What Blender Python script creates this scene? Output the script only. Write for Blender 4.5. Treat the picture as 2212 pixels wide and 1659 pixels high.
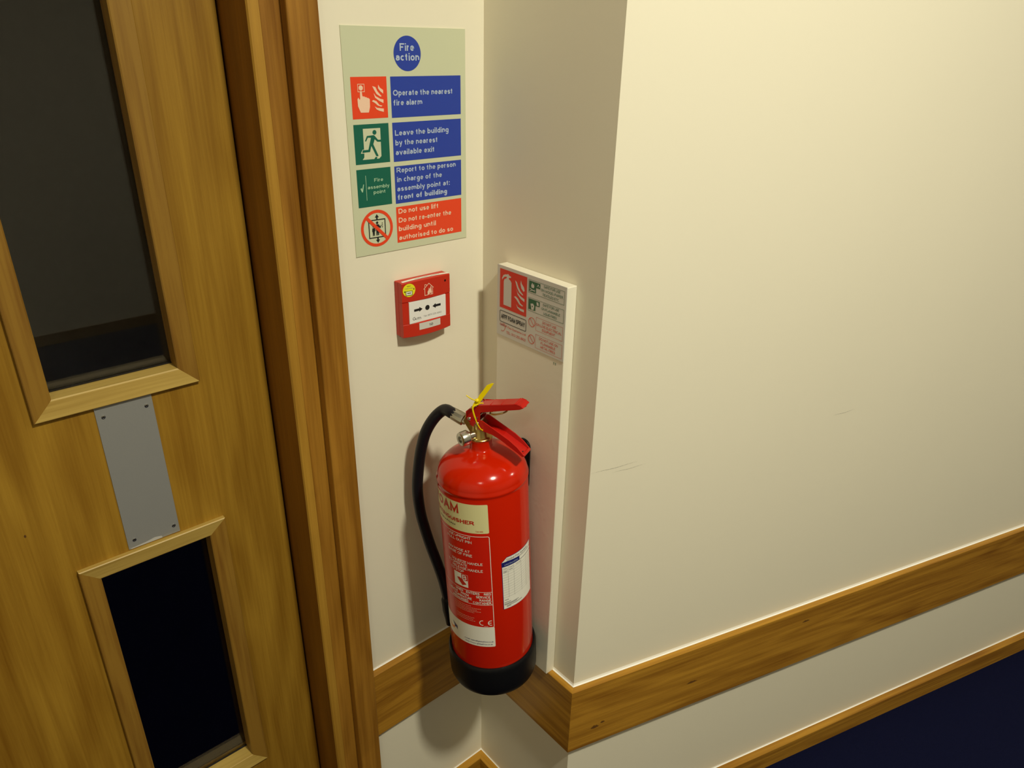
import bpy, bmesh, math, random
from mathutils import Vector, Matrix
from mathutils.geometry import tessellate_polygon
random.seed(7)
S = bpy.context.scene
COL = S.collection
for o in list(bpy.data.objects):
    bpy.data.objects.remove(o)

# ------------------------------------------------------------------ camera
YAW, PITCH, ROLL, FPX = 0.72817101, 0.44330146, 0.02274652, 1571.51187
CAM = Vector((-0.7450, -0.9151, 0.0))
f = Vector((math.sin(YAW)*math.cos(PITCH), math.cos(YAW)*math.cos(PITCH), -math.sin(PITCH)))
r = Vector((math.cos(YAW), -math.sin(YAW), 0))
u = r.cross(f)
r2 = math.cos(ROLL)*r + math.sin(ROLL)*u
u2 = -math.sin(ROLL)*r + math.cos(ROLL)*u
cd = bpy.data.cameras.new('camera')
cd.sensor_fit = 'HORIZONTAL'; cd.sensor_width = 36.0
cd.lens = FPX/2212*36.0
cd.clip_start = 0.02; cd.clip_end = 50
cam = bpy.data.objects.new('camera', cd); COL.objects.link(cam)
cam.matrix_world = Matrix(((r2.x, u2.x, -f.x, CAM.x), (r2.y, u2.y, -f.y, CAM.y), (r2.z, u2.z, -f.z, CAM.z), (0, 0, 0, 1)))
S.camera = cam

# ------------------------------------------------------------------ world, lights, exposure
w = bpy.data.worlds.new('world'); S.world = w; w.use_nodes = True
w.node_tree.nodes['Background'].inputs[0].default_value = (0, 0, 0, 1)
w.node_tree.nodes['Background'].inputs[1].default_value = 0.0
S.view_settings.view_transform = 'Standard'; S.view_settings.look = 'None'
S.view_settings.gamma = 1.0; S.view_settings.use_curve_mapping = False
S.view_settings.exposure = 0.0

CEIL, FLOOR = 1.02, -1.567
def overhead_light(name, x, y, watts, size, color=(1.0, 0.960, 0.760)):
    l = bpy.data.lights.new(name, 'AREA'); l.shape = 'DISK'; l.size = size
    l.energy = watts; l.color = color
    o = bpy.data.objects.new(name, l); COL.objects.link(o)
    o.location = (x, y, CEIL-0.012)
    return o
overhead_light('lamp_or_fill', -0.25, -1.38, 41.0, 0.16)
overhead_light('lamp_or_fill', -1.60, -1.50, 5.5, 0.30)
overhead_light('lamp_or_fill', 2.1, -2.15, 25.0, 0.20)  # added fill light to lift the right wall, no known fitting there

# ------------------------------------------------------------------ materials
def srgb(r_, g, b):
    c = []
    for v in (r_, g, b):
        v /= 255.0
        c.append(v/12.92 if v <= 0.04045 else ((v+0.055)/1.055)**2.4)
    return (c[0], c[1], c[2], 1)
MATS = {}
def mat(name, col, rough=0.5, metal=0.0, spec=0.5, bump=0.0, bscale=200.0, vary=0.0, vscale=8.0, coat=0.0, trans=0.0, ior=1.45):
    if name in MATS: return MATS[name]
    m = bpy.data.materials.new(name); m.use_nodes = True; MATS[name] = m
    nt = m.node_tree; N = nt.nodes; L = nt.links; b = N['Principled BSDF']
    b.inputs['Base Color'].default_value = col
    b.inputs['Roughness'].default_value = rough
    b.inputs['Metallic'].default_value = metal
    b.inputs['Specular IOR Level'].default_value = spec
    b.inputs['Coat Weight'].default_value = coat
    b.inputs['Coat Roughness'].default_value = 0.08
    b.inputs['Transmission Weight'].default_value = trans
    b.inputs['IOR'].default_value = ior
    tc = N.new('ShaderNodeTexCoord')
    if vary > 0:
        n = N.new('ShaderNodeTexNoise'); n.inputs['Scale'].default_value = vscale; n.inputs['Detail'].default_value = 5
        L.new(tc.outputs['Object'], n.inputs['Vector'])
        mx = N.new('ShaderNodeMix'); mx.data_type = 'RGBA'
        mx.inputs[6].default_value = tuple(c*(1-vary) for c in col[:3])+(1,)
        mx.inputs[7].default_value = tuple(min(1, c*(1+vary)) for c in col[:3])+(1,)
        L.new(n.outputs[0], mx.inputs[0]); L.new(mx.outputs[2], b.inputs['Base Color'])
    if bump > 0:
        n = N.new('ShaderNodeTexNoise'); n.inputs['Scale'].default_value = bscale; n.inputs['Detail'].default_value = 3
        L.new(tc.outputs['Object'], n.inputs['Vector'])
        bp = N.new('ShaderNodeBump'); bp.inputs['Strength'].default_value = bump; bp.inputs['Distance'].default_value = 0.002
        L.new(n.outputs[0], bp.inputs['Height']); L.new(bp.outputs[0], b.inputs['Normal'])
    return m

def wood(name, light, dark, axis, seed=0.0, cath=1.0, rough=0.42, fine=1.0, kx=1.0, mid=0.30, fc=0.42):
    """oak: stretched noise and bent bands along the grain axis (0 x, 1 y, 2 z)"""
    m = bpy.data.materials.new(name); m.use_nodes = True; MATS[name] = m
    nt = m.node_tree; N = nt.nodes; L = nt.links; b = N['Principled BSDF']
    b.inputs['Roughness'].default_value = rough
    b.inputs['Specular IOR Level'].default_value = 0.35
    tc = N.new('ShaderNodeTexCoord')
    def mapped(sa, sc):
        mp = N.new('ShaderNodeMapping'); s = [sc, sc, sc]; s[axis] = sa
        mp.inputs['Scale'].default_value = s; mp.inputs['Location'].default_value = (seed, seed*1.7, seed*0.6)
        L.new(tc.outputs['Object'], mp.inputs['Vector']); return mp
    # slow colour drift
    n0 = N.new('ShaderNodeTexNoise'); n0.inputs['Scale'].default_value = 1; n0.inputs['Detail'].default_value = 3
    L.new(mapped(1.6, 14*kx).outputs[0], n0.inputs['Vector'])
    # growth bands
    n1 = N.new('ShaderNodeTexNoise'); n1.inputs['Scale'].default_value = 1; n1.inputs['Detail'].default_value = 2; n1.inputs['Distortion'].default_value = 0.6
    L.new(mapped(1.3, 9*kx).outputs[0], n1.inputs['Vector'])
    ml = N.new('ShaderNodeMath'); ml.operation = 'MULTIPLY'; ml.inputs[1].default_value = 34*cath
    L.new(n1.outputs[0], ml.inputs[0])
    sn = N.new('ShaderNodeMath'); sn.operation = 'SINE'; L.new(ml.outputs[0], sn.inputs[0])
    mr = N.new('ShaderNodeMapRange'); mr.inputs[1].default_value = -1; mr.inputs[2].default_value = 1
    L.new(sn.outputs[0], mr.inputs[0])
    # fine fibres
    n2 = N.new('ShaderNodeTexNoise'); n2.inputs['Scale'].default_value = 1; n2.inputs['Detail'].default_value = 4
    L.new(mapped(9, 330*fine).outputs[0], n2.inputs['Vector'])
    a1 = N.new('ShaderNodeMath'); a1.operation = 'MULTIPLY_ADD'; a1.inputs[1].default_value = 0.17
    L.new(mr.outputs[0], a1.inputs[0])
    a0 = N.new('ShaderNodeMath'); a0.operation = 'MULTIPLY'; a0.inputs[1].default_value = 0.70
    L.new(n0.outputs[0], a0.inputs[0]); L.new(a0.outputs[0], a1.inputs[2])
    a2 = N.new('ShaderNodeMath'); a2.operation = 'MULTIPLY_ADD'; a2.inputs[1].default_value = fc
    L.new(n2.outputs[0], a2.inputs[0]); L.new(a1.outputs[0], a2.inputs[2])
    cr = N.new('ShaderNodeValToRGB')
    cr.color_ramp.elements[0].position = 0.36; cr.color_ramp.elements[0].color = dark
    cr.color_ramp.elements[1].position = 0.90; cr.color_ramp.elements[1].color = light
    n3 = N.new('ShaderNodeTexNoise'); n3.inputs['Scale'].default_value = 1; n3.inputs['Detail'].default_value = 3; n3.inputs['Distortion'].default_value = 0.4
    L.new(mapped(2.4, 62*kx).outputs[0], n3.inputs['Vector'])
    a3 = N.new('ShaderNodeMath'); a3.operation = 'MULTIPLY_ADD'; a3.inputs[1].default_value = mid*2
    L.new(n3.outputs[0], a3.inputs[0]); L.new(a2.outputs[0], a3.inputs[2])
    a4 = N.new('ShaderNodeMath'); a4.operation = 'SUBTRACT'; a4.inputs[1].default_value = mid
    L.new(a3.outputs[0], a4.inputs[0]); L.new(a4.outputs[0], cr.inputs[0]); L.new(cr.outputs[0], b.inputs['Base Color'])
    bp = N.new('ShaderNodeBump'); bp.inputs['Strength'].default_value = 0.15; bp.inputs['Distance'].default_value = 0.001
    L.new(n2.outputs[0], bp.inputs['Height']); L.new(bp.outputs[0], b.inputs['Normal'])
    return m

WALLC = (0.80, 0.745, 0.60, 1)
M_wall = mat('wall_paint', WALLC, 0.55, spec=0.3, bump=0.03, bscale=260, vary=0.015, vscale=5)
M_ceil = mat('ceiling_paint', (0.82, 0.80, 0.74, 1), 0.7)
M_board = mat('board_paint', (0.80, 0.755, 0.62, 1), 0.4, bump=0.1, bscale=120)
M_seal = mat('caulk_and_glow', (0.88, 0.86, 0.80, 1), 0.35)
M_carpet = mat('navy_carpet', (0.0045, 0.006, 0.030, 1), 0.95, spec=0.1, bump=1.0, bscale=900, vary=0.45, vscale=420)
OL, OD = (0.3672, 0.2024, 0.0218, 1), (0.1983, 0.0888, 0.0056, 1)
W_door = wood('door_oak', OL, OD, 2, 1.3, 1.1, kx=0.9)
W_frameV = wood('frame_oak', (0.3750, 0.1756, 0.0214, 1), (0.1875, 0.0715, 0.0053, 1), 2, 5.1, 0.9, kx=1.4)
W_jambV = wood('lining_oak', (0.2981, 0.1178, 0.0108, 1), (0.1656, 0.0570, 0.0043, 1), 2, 9.4, 0.6, kx=1.1)
W_lipV = wood('lipping_oak', (0.4752, 0.2614, 0.0360, 1), (0.3168, 0.1569, 0.0180, 1), 2, 3.2, 0.6, kx=1.4)
W_railH = wood('rail_oak', (0.4929, 0.2470, 0.0273, 1), (0.2143, 0.0840, 0.0069, 1), 0, 2.2, 1.2, kx=1.5, rough=0.30)
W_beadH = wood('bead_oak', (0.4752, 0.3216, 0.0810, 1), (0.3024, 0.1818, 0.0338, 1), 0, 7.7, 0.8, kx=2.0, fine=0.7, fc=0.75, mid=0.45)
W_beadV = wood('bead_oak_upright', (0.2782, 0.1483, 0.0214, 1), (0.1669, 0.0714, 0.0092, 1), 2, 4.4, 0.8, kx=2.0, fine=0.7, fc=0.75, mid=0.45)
M_gap = mat('dark_gap', (0.012, 0.008, 0.005, 1), 0.9)
M_glass = mat('clear_glass', (1, 1, 1, 1), 0.0, trans=1.0, ior=1.52)
M_alu = mat('satin_aluminium', (0.40, 0.40, 0.39, 1), 0.42, 0.5, bump=0.05, bscale=400)
M_chrome = mat('chrome', (0.60, 0.59, 0.53, 1), 0.26, 1.0)
M_screw = mat('screw_steel', (0.55, 0.55, 0.53, 1), 0.25, 1.0)
M_red = mat('red_enamel', (0.52, 0.013, 0.0008, 1), 0.15, spec=0.42)
M_redlev = mat('red_lever_enamel', (0.48, 0.008, 0.004, 1), 0.28, spec=0.5, coat=0.2)
M_redcp = mat('red_plastic', (0.52, 0.024, 0.008, 1), 0.42)
M_rubber = mat('black_rubber', (0.007, 0.006, 0.009, 1), 0.42, spec=0.35)
M_plast = mat('black_plastic', (0.004, 0.004, 0.005, 1), 0.45, spec=0.28, bump=0.08, bscale=600)
M_brass = mat('brass', (0.62, 0.45, 0.16, 1), 0.28, 1.0, vary=0.25, vscale=60)
M_yel = mat('yellow_plastic', (0.78, 0.60, 0.0, 1), 0.35)
# printed colours
P_pale = mat('photoluminescent_print', (0.58, 0.60, 0.42, 1), 0.35)
P_blue = mat('blue_print', (0.022, 0.052, 0.36, 1), 0.35)
P_sred = mat('red_print', (0.78, 0.060, 0.016, 1), 0.35)
P_green = mat('green_print', (0.006, 0.115, 0.075, 1), 0.35)
P_white = mat('white_print', (0.80, 0.78, 0.70, 1), 0.4)
P_lblue = mat('pale_blue_lettering', (0.42, 0.50, 0.66, 1), 0.4)
P_lgreen = mat('pale_green_lettering', (0.40, 0.60, 0.40, 1), 0.4)
P_lpink = mat('pale_pink_lettering', (0.86, 0.58, 0.42, 1), 0.4)
P_black = mat('black_print', (0.012, 0.012, 0.014, 1), 0.4)
P_grey = mat('grey_print', (0.20, 0.20, 0.20, 1), 0.5)
P_silver = mat('silver_print', (0.62, 0.60, 0.55, 1), 0.4)
P_navy = mat('navy_print', (0.012, 0.016, 0.14, 1), 0.4)
P_cream = mat('cream_print', (0.70, 0.66, 0.34, 1), 0.4)
P_dgreen = mat('dark_green_print', (0.02, 0.12, 0.05, 1), 0.4)
P_ored = mat('orange_red_print', (0.66, 0.07, 0.02, 1), 0.4)
P_scuff = mat('scuff_grey', (0.46, 0.43, 0.36, 1), 0.6)
P_dirt = mat('knot_brown', (0.09, 0.035, 0.008, 1), 0.6)
P_orange = mat('orange_print', (0.85, 0.28, 0.03, 1), 0.4)

# ------------------------------------------------------------------ helpers
def finish(bm, name, m, parent=None, smooth=None, bevel=0.0, kind=None, seg=2):
    bmesh.ops.remove_doubles(bm, verts=bm.verts, dist=1e-6)
    if bevel == 0 and smooth is not None: bmesh.ops.recalc_face_normals(bm, faces=bm.faces)
    me = bpy.data.meshes.new(name); bm.to_mesh(me); bm.free()
    if smooth is not None:
        me.polygons.foreach_set('use_smooth', [True]*len(me.polygons))
        me.set_sharp_from_angle(angle=math.radians(smooth))
    me.materials.append(m)
    o = bpy.data.objects.new(name, me); COL.objects.link(o)
    if parent is not None: o.parent = parent
    if kind: o['kind'] = kind
    if bevel > 0:
        md = o.modifiers.new('bevel', 'BEVEL'); md.width = bevel; md.segments = seg; md.limit_method = 'ANGLE'; md.angle_limit = math.radians(40)
        md.harden_normals = False
    return o
def box(bm, x0, x1, y0, y1, z0, z1):
    v = [bm.verts.new((x, y, z)) for x in (x0, x1) for y in (y0, y1) for z in (z0, z1)]
    for q in ((0, 1, 3, 2), (4, 6, 7, 5), (0, 4, 5, 1), (2, 3, 7, 6), (0, 2, 6, 4), (1, 5, 7, 3)):
        bm.faces.new([v[i] for i in q])
def bx(name, m, x0, x1, y0, y1, z0, z1, parent=None, bevel=0.0, kind=None):
    bm = bmesh.new(); box(bm, x0, x1, y0, y1, z0, z1)
    return finish(bm, name, m, parent, None, bevel, kind)
def lathe(bm, prof, seg=64, M=None, cap0=False, cap1=False):
    rings = []
    for (rad, z) in prof:
        ring = []
        if rad < 1e-6:
            v = bm.verts.new((0, 0, z)); ring = [v]
        else:
            for i in range(seg):
                a = 2*math.pi*i/seg; ring.append(bm.verts.new((rad*math.cos(a), rad*math.sin(a), z)))
        rings.append(ring)
    for a, b in zip(rings, rings[1:]):
        for i in range(seg):
            j = (i+1) % seg
            if len(a) == 1 and len(b) == 1: continue
            if len(a) == 1: bm.faces.new((a[0], b[i], b[j]))
            elif len(b) == 1: bm.faces.new((a[i], a[j], b[0]))
            else: bm.faces.new((a[i], a[j], b[j], b[i]))
    if cap0 and len(rings[0]) > 1: bm.faces.new(rings[0][::-1])
    if cap1 and len(rings[-1]) > 1: bm.faces.new(rings[-1])
    if M is not None:
        vs = [v for ring in rings for v in ring]
        for v in vs: v.co = M @ v.co
def catmull(P, n=8):
    P = [Vector(p) for p in P]; Q = [P[0]*2-P[1]]+P+[P[-1]*2-P[-2]]; out = []
    for i in range(1, len(Q)-2):
        for k in range(n):
            t = k/n; a, b, c, d = Q[i-1], Q[i], Q[i+1], Q[i+2]
            out.append(0.5*((2*b)+(c-a)*t+(2*a-5*b+4*c-d)*t*t+(3*b-a-3*c+d)*t**3))
    out.append(P[-1]); return out
def tube(bm, pts, rad, seg=16, cap=True, rads=None, flat=1.0):
    pts = [Vector(p) for p in pts]; rings = []; up = None
    for i, p in enumerate(pts):
        t = (pts[min(i+1, len(pts)-1)]-pts[max(i-1, 0)]).normalized()
        if up is None:
            up = t.orthogonal().normalized()
        up = (up - t*up.dot(t)).normalized(); s = t.cross(up)
        R = rads[i] if rads else rad
        rings.append([bm.verts.new(p+(up*math.cos(2*math.pi*k/seg)*R+s*math.sin(2*math.pi*k/seg)*R*flat)) for k in range(seg)])
    for a, b in zip(rings, rings[1:]):
        for i in range(seg):
            j = (i+1) % seg; bm.faces.new((a[i], a[j], b[j], b[i]))
    if cap: bm.faces.new(rings[0][::-1]); bm.faces.new(rings[-1])
def axisM(origin, d):
    d = Vector(d).normalized(); q = Vector((0, 0, 1)).rotation_difference(d)
    return Matrix.Translation(Vector(origin)) @ q.to_matrix().to_4x4()
def empty(name, loc=(0, 0, 0), M=None, label=None, cat=None, kind=None):
    o = bpy.data.objects.new(name, None); COL.objects.link(o); o.empty_display_size = 0.05
    if M is not None: o.matrix_world = M
    else: o.location = loc
    if label: o['label'] = label
    if cat: o['category'] = cat
    if kind: o['kind'] = kind
    return o
def tag(o, label, cat): o['label'] = label; o['category'] = cat

# --- printing: maps take (u, v) and a layer height and give a point
def flatmap(y0):
    return lambda a, b, h=0.0: (a, y0-h, b)
def cylmap(R):
    return lambda s, v, h=0.0: ((R+h)*math.sin(s/R), -(R+h)*math.cos(s/R), v)
def poly(name, m, fm, polys, parent, h=0.0002, sub=0.0):
    bm = bmesh.new()
    for k, P in enumerate(polys):
        vs = [bm.verts.new((p[0], (k % 12)*1e-5, p[1])) for p in P]
        if len(vs) <= 4:
            bm.faces.new(vs); continue
        for t in tessellate_polygon([[Vector((p[0], p[1], 0)) for p in P]]): bm.faces.new([vs[i] for i in t])
    if sub > 0:
        xs = [v.co.x for v in bm.verts]; x = math.floor(min(xs)/sub)*sub
        while x < max(xs):
            bmesh.ops.bisect_plane(bm, geom=bm.verts[:]+bm.edges[:]+bm.faces[:], plane_co=(x, 0, 0), plane_no=(1, 0, 0)); x += sub
    for v in bm.verts:
        v.co = Vector(fm(v.co.x, v.co.z, h+v.co.y))
    return finish(bm, name, m, parent)
def rect(x0, z0, x1, z1): return [(x0, z0), (x1, z0), (x1, z1), (x0, z1)]
def rrect(x0, z0, x1, z1, r_, n=5):
    P = []
    for cx, cz, a0 in ((x1-r_, z1-r_, 0), (x0+r_, z1-r_, 90), (x0+r_, z0+r_, 180), (x1-r_, z0+r_, 270)):
        for k in range(n+1):
            a = math.radians(a0+90*k/n); P.append((cx+r_*math.cos(a), cz+r_*math.sin(a)))
    return P
def circ(cx, cz, R, n=40, sx=1.0): return [(cx+R*sx*math.cos(2*math.pi*k/n), cz+R*math.sin(2*math.pi*k/n)) for k in range(n)]
def strokes(P, wd, closed=True):
    """mitred ribbon along a line, as quads that do not overlap"""
    Q = [Vector(p) for p in P]; n = len(Q); L_e = []; R_e = []
    for i in range(n):
        if closed: a, c = Q[i-1], Q[(i+1) % n]
        else: a, c = Q[max(i-1, 0)], Q[min(i+1, n-1)]
        b = Q[i]; d1 = (b-a); d2 = (c-b)
        if d1.length < 1e-9: d1 = d2
        if d2.length < 1e-9: d2 = d1
        d1 = d1.normalized(); d2 = d2.normalized()
        n1 = Vector((-d1.y, d1.x)); n2 = Vector((-d2.y, d2.x)); mm_ = n1+n2
        if mm_.length < 1e-4: mm_ = n1.copy()
        mm_.normalize(); k = 1.0/max(0.45, mm_.dot(n1))
        L_e.append(tuple(b+mm_*k*wd/2)); R_e.append(tuple(b-mm_*k*wd/2))
    return [[L_e[i], R_e[i], R_e[(i+1) % n], L_e[(i+1) % n]] for i in range(n if closed else n-1)]
# --- plain sans lettering: skeleton strokes per character. y 0 baseline, 1 top of the letter body
def _a(cx, cy, rx, ry, a0, a1, n=0):
    n = n or max(4, int(abs(a1-a0)/22))
    return [(cx+rx*math.cos(math.radians(a0+(a1-a0)*k/n)), cy+ry*math.sin(math.radians(a0+(a1-a0)*k/n))) for k in range(n+1)]
A_ = 1.47; D_ = -0.42
UP = {
'A': (.98, [[(0, 0), (.5, 1), (1, 0)], [(.2, .34), (.8, .34)]]), 'B': (.88, [[(.5, 0), (0, 0), (0, 1), (.5, 1)]+_a(.55, .765, .38, .235, 90, -90)+[(0, .53)], [(.1, .53), (.55, .53)]+_a(.58, .265, .42, .265, 90, -90)+[(.4, 0)]]),
'C': (.95, [_a(.52, .5, .52, .5, 45, 315)]), 'D': (.93, [[(0, 0), (0, 1), (.4, 1)]+_a(.45, .5, .55, .5, 90, -90)+[(0, 0)]]), 'E': (.82, [[(1, 1), (0, 1), (0, 0), (1, 0)], [(0, .53), (.92, .53)]]),
'F': (.76, [[(1, 1), (0, 1), (0, 0)], [(0, .5), (.85, .5)]]), 'G': (1.0, [_a(.5, .5, .5, .5, 45, 330)+[(1, .12), (1, .46), (.55, .46)]]), 'H': (.90, [[(0, 0), (0, 1)], [(1, 0), (1, 1)], [(0, .53), (1, .53)]]),
'I': (.20, [[(.5, 0), (.5, 1)]]), 'J': (.66, [[(1, 1), (1, .3)]+_a(.5, .3, .5, .3, 0, -180)]), 'K': (.92, [[(0, 0), (0, 1)], [(.95, 1), (0, .4)], [(.3, .62), (1, 0)]]), 'L': (.72, [[(0, 1), (0, 0), (1, 0)]]),
'M': (1.05, [[(0, 0), (0, 1), (.5, .05), (1, 1), (1, 0)]]), 'N': (.90, [[(0, 0), (0, 1), (1, 0), (1, 1)]]), 'O': (1.02, [_a(.5, .5, .5, .5, 90, 450, 20)]), 'P': (.84, [[(0, 0), (0, 1), (.5, 1)]+_a(.55, .72, .45, .28, 90, -90)+[(0, .44)]]),
'Q': (1.02, [_a(.5, .5, .5, .5, 90, 450, 20), [(.6, .3), (1, 0)]]), 'R': (.92, [[(0, 0), (0, 1), (.5, 1)]+_a(.52, .73, .42, .27, 90, -90)+[(0, .46)], [(.5, .46), (1, 0)]]), 'S': (.84, [_a(.5, .745, .46, .255, 20, 265)+_a(.5, .255, .5, .255, 85, -165)]),
'T': (.84, [[(0, 1), (1, 1)], [(.5, .95), (.5, 0)]]), 'U': (.90, [[(0, 1), (0, .36)]+_a(.5, .36, .5, .36, 180, 360)+[(1, 1)]]), 'V': (.95, [[(0, 1), (.5, 0), (1, 1)]]), 'W': (1.30, [[(0, 1), (.25, 0), (.5, .95), (.75, 0), (1, 1)]]),
'X': (.92, [[(0, 0), (1, 1)], [(0, 1), (1, 0)]]), 'Y': (.92, [[(0, 1), (.5, .45), (1, 1)], [(.5, .45), (.5, 0)]]), 'Z': (.82, [[(0, 1), (1, 1), (0, 0), (1, 0)]]),
'0': (.70, [_a(.5, .5, .5, .5, 90, 450, 18)]), '1': (.42, [[(.05, .74), (.7, 1), (.7, 0)]]), '2': (.70, [_a(.5, .72, .48, .28, 170, -35)+[(0, 0), (1, 0)]]), '3': (.70, [_a(.48, .74, .44, .26, 150, -80), _a(.48, .27, .5, .27, 85, -155)]),
'4': (.74, [[(.72, 0), (.72, 1), (0, .27), (1, .27)]]), '5': (.70, [[(.9, 1), (.18, 1), (.08, .5)]+_a(.47, .32, .5, .32, 115, -150)]), '6': (.70, [_a(.5, .5, .5, .5, 50, 180)+_a(.5, .31, .5, .31, 180, 520, 14)]), '7': (.68, [[(0, 1), (1, 1), (.35, 0)]]),
'8': (.70, [_a(.5, .76, .42, .24, 90, 450, 14), _a(.5, .26, .5, .26, 90, 450, 14)]), '9': (.70, [_a(.5, .5, .5, .5, 230, 360)+_a(.5, .69, .5, .31, 0, 340, 14)]), '/': (.42, [[(0, 0), (1, 1)]]), '@': (1.2, [_a(.5, .45, .22, .25, 0, 360, 12), [(.72, .65), (.72, .3)], _a(.5, .45, .5, .5, -50, 290, 18)]),
}
LO = {
'a': (.66, [_a(.48, .70, .46, .30, 160, 0)+[(.95, .1), (1.02, 0)], [(.93, .58)]+_a(.42, .29, .42, .29, 95, 290)+[(.93, .28)]]), 'b': (.66, [[(0, A_), (0, 0)], _a(.5, .5, .5, .5, 180, 540, 14)]), 'c': (.62, [_a(.52, .5, .52, .5, 45, 315)]),
'd': (.66, [[(1, A_), (1, 0)], _a(.5, .5, .5, .5, 0, 360, 14)]), 'e': (.66, [[(0, .52), (1, .52)]+_a(.5, .5, .5, .5, 5, 318, 14)]), 'f': (.50, [_a(.85, A_-.40, .55, .28, 80, 180)+[(.30, 0)], [(0, .98), (.95, .98)]]),
'g': (.66, [[(1, 1.02), (1, -.02)]+_a(.5, -.05, .5, .36, 0, -155), _a(.5, .5, .5, .5, 0, 360, 14)]), 'h': (.63, [[(0, A_), (0, 0)], [(0, .55)]+_a(.5, .6, .5, .4, 170, 0)+[(1, 0)]]), 'i': (.19, [[(.5, 1), (.5, 0)], [(.5, A_), (.5, A_-.22)]]),
'j': (.19, [[(.5, 1), (.5, D_)], [(.5, A_), (.5, A_-.22)]]), 'k': (.62, [[(0, A_), (0, 0)], [(.92, 1), (0, .3)], [(.35, .56), (1, 0)]]), 'l': (.19, [[(.5, A_), (.5, 0)]]),
'm': (1.02, [[(0, 1.02), (0, 0)], [(0, .55)]+_a(.25, .62, .25, .38, 170, 0)+[(.5, 0)], [(.5, .55)]+_a(.75, .62, .25, .38, 170, 0)+[(1, 0)]]), 'n': (.63, [[(0, 1.02), (0, 0)], [(0, .55)]+_a(.5, .6, .5, .4, 170, 0)+[(1, 0)]]),
'o': (.68, [_a(.5, .5, .5, .5, 90, 450, 16)]), 'p': (.66, [[(0, 1), (0, D_)], _a(.5, .5, .5, .5, 180, 540, 14)]), 'q': (.66, [[(1, 1), (1, D_)], _a(.5, .5, .5, .5, 0, 360, 14)]), 'r': (.46, [[(0, 1.02), (0, 0)], [(0, .5)]+_a(.75, .5, .70, .5, 165, 80)]),
's': (.62, [_a(.5, .74, .44, .26, 25, 260)+_a(.5, .26, .48, .26, 80, -160)]), 't': (.46, [[(.4, 1.34), (.4, .25)]+_a(.75, .22, .35, .22, 180, 275), [(0, 1), (.95, 1)]]), 'u': (.63, [[(0, 1), (0, .4)]+_a(.5, .4, .5, .4, 180, 350)+[(1, .5)], [(1, 1), (1, 0)]]),
'v': (.66, [[(0, 1), (.5, 0), (1, 1)]]), 'w': (.95, [[(0, 1), (.25, 0), (.5, .95), (.75, 0), (1, 1)]]), 'x': (.64, [[(0, 0), (1, 1)], [(0, 1), (1, 0)]]), 'y': (.66, [[(0, 1), (.5, .05)], [(1, 1), (.42, -.25), (.15, D_)]]), 'z': (.60, [[(0, 1), (1, 1), (0, 0), (1, 0)]]),
'.': (.19, [[(.5, 0), (.5, .16)]]), ',': (.19, [[(.5, .14), (.3, -.2)]]), ':': (.19, [[(.5, 0), (.5, .16)], [(.5, .84), (.5, 1)]]), '-': (.36, [[(0, .48), (1, .48)]]),
}
XH = 0.72
def glyphs(s, t):
    """list of quads in units of capital height, stroke thickness t"""
    out = []; x = 0.0; k = 0
    for ch in s:
        if ch == ' ': x += 0.38; continue
        up = ch in UP; wdt, st = (UP if up else LO)[ch]; H_ = 1.0 if up else XH
        wdt = max(wdt, t*1.02)
        for P in st:
            pts = []
            for (px, py) in P:
                X = x+t/2+px*(wdt-t); 
                if up: Y = t/2+py*(1-t)
                elif py > 1.2: Y = 1.0-(A_-py)*XH
                elif py < -0.2: Y = py*XH
                else: Y = t/2+py*(XH-t)
                pts.append((X, Y))
            cl = len(pts) > 8 and (Vector(pts[0])-Vector(pts[-1])).length < 1e-3
            if cl: pts = pts[:-1]
            elif not (len(P) > 8):
                # butt ends reach the full letter height
                for e, f_ in ((0, 1), (-1, -2)):
                    a = Vector(pts[e]); b = Vector(pts[f_]); d = (a-b)
                    if d.length > 1e-6 and abs(d.normalized().y) > 0.55 and (P[e][1] in (0, 1) or abs(P[e][1]-1.02) < .01): a = a+d.normalized()*t*0.5; pts[e] = tuple(a)
                    elif d.length > 1e-6 and abs(d.normalized().x) > 0.9 and P[e][0] in (0, 1): a = a+d.normalized()*t*0.5; pts[e] = tuple(a)
            for q_ in strokes(pts, t, cl): out.append((q_, k))
            k += 1
        x += wdt+0.115+0.02*(0.2-t)/0.2
    return out
def text(s, m, fm, x0, x1, base, cap, parent, h=0.0003, bold=0.012, align='fit', slope=0.0, name='lettering'):
    """cap = capital height; the line is fitted between x0 and x1"""
    t = min(0.24, 0.125+bold*3.6); g = glyphs(s, t)
    a = min(p[0] for q_, k in g for p in q_); b = max(p[0] for q_, k in g for p in q_); sx = (x1-x0)/(b-a)
    bm = bmesh.new()
    for q_, k in g:
        V = []
        for (x, y) in q_:
            X = x0+(x-a)*sx; V.append(bm.verts.new(fm(X, base+y*cap+slope*(X-x0), h+(k % 5)*0.8e-5)))
        try: bm.faces.new(V)
        except ValueError: pass
    me_o = finish(bm, name, m, parent); return me_o

# ------------------------------------------------------------------ wall frames
AC = -0.29780131                                # wall to the right of the column edge turns by this angle
BY = -0.2698                                    # outer corner
ROT_B = -math.pi/2
FA = empty('_a'); FB = empty('_b'); FC = empty('_c')
MA = Matrix.Identity(4)
MB_ = Matrix.Rotation(ROT_B, 4, 'Z')
MC = Matrix.Translation((0, BY, 0)) @ Matrix.Rotation(AC, 4, 'Z')
for e in (FA, FB, FC): bpy.data.objects.remove(e)

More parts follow.
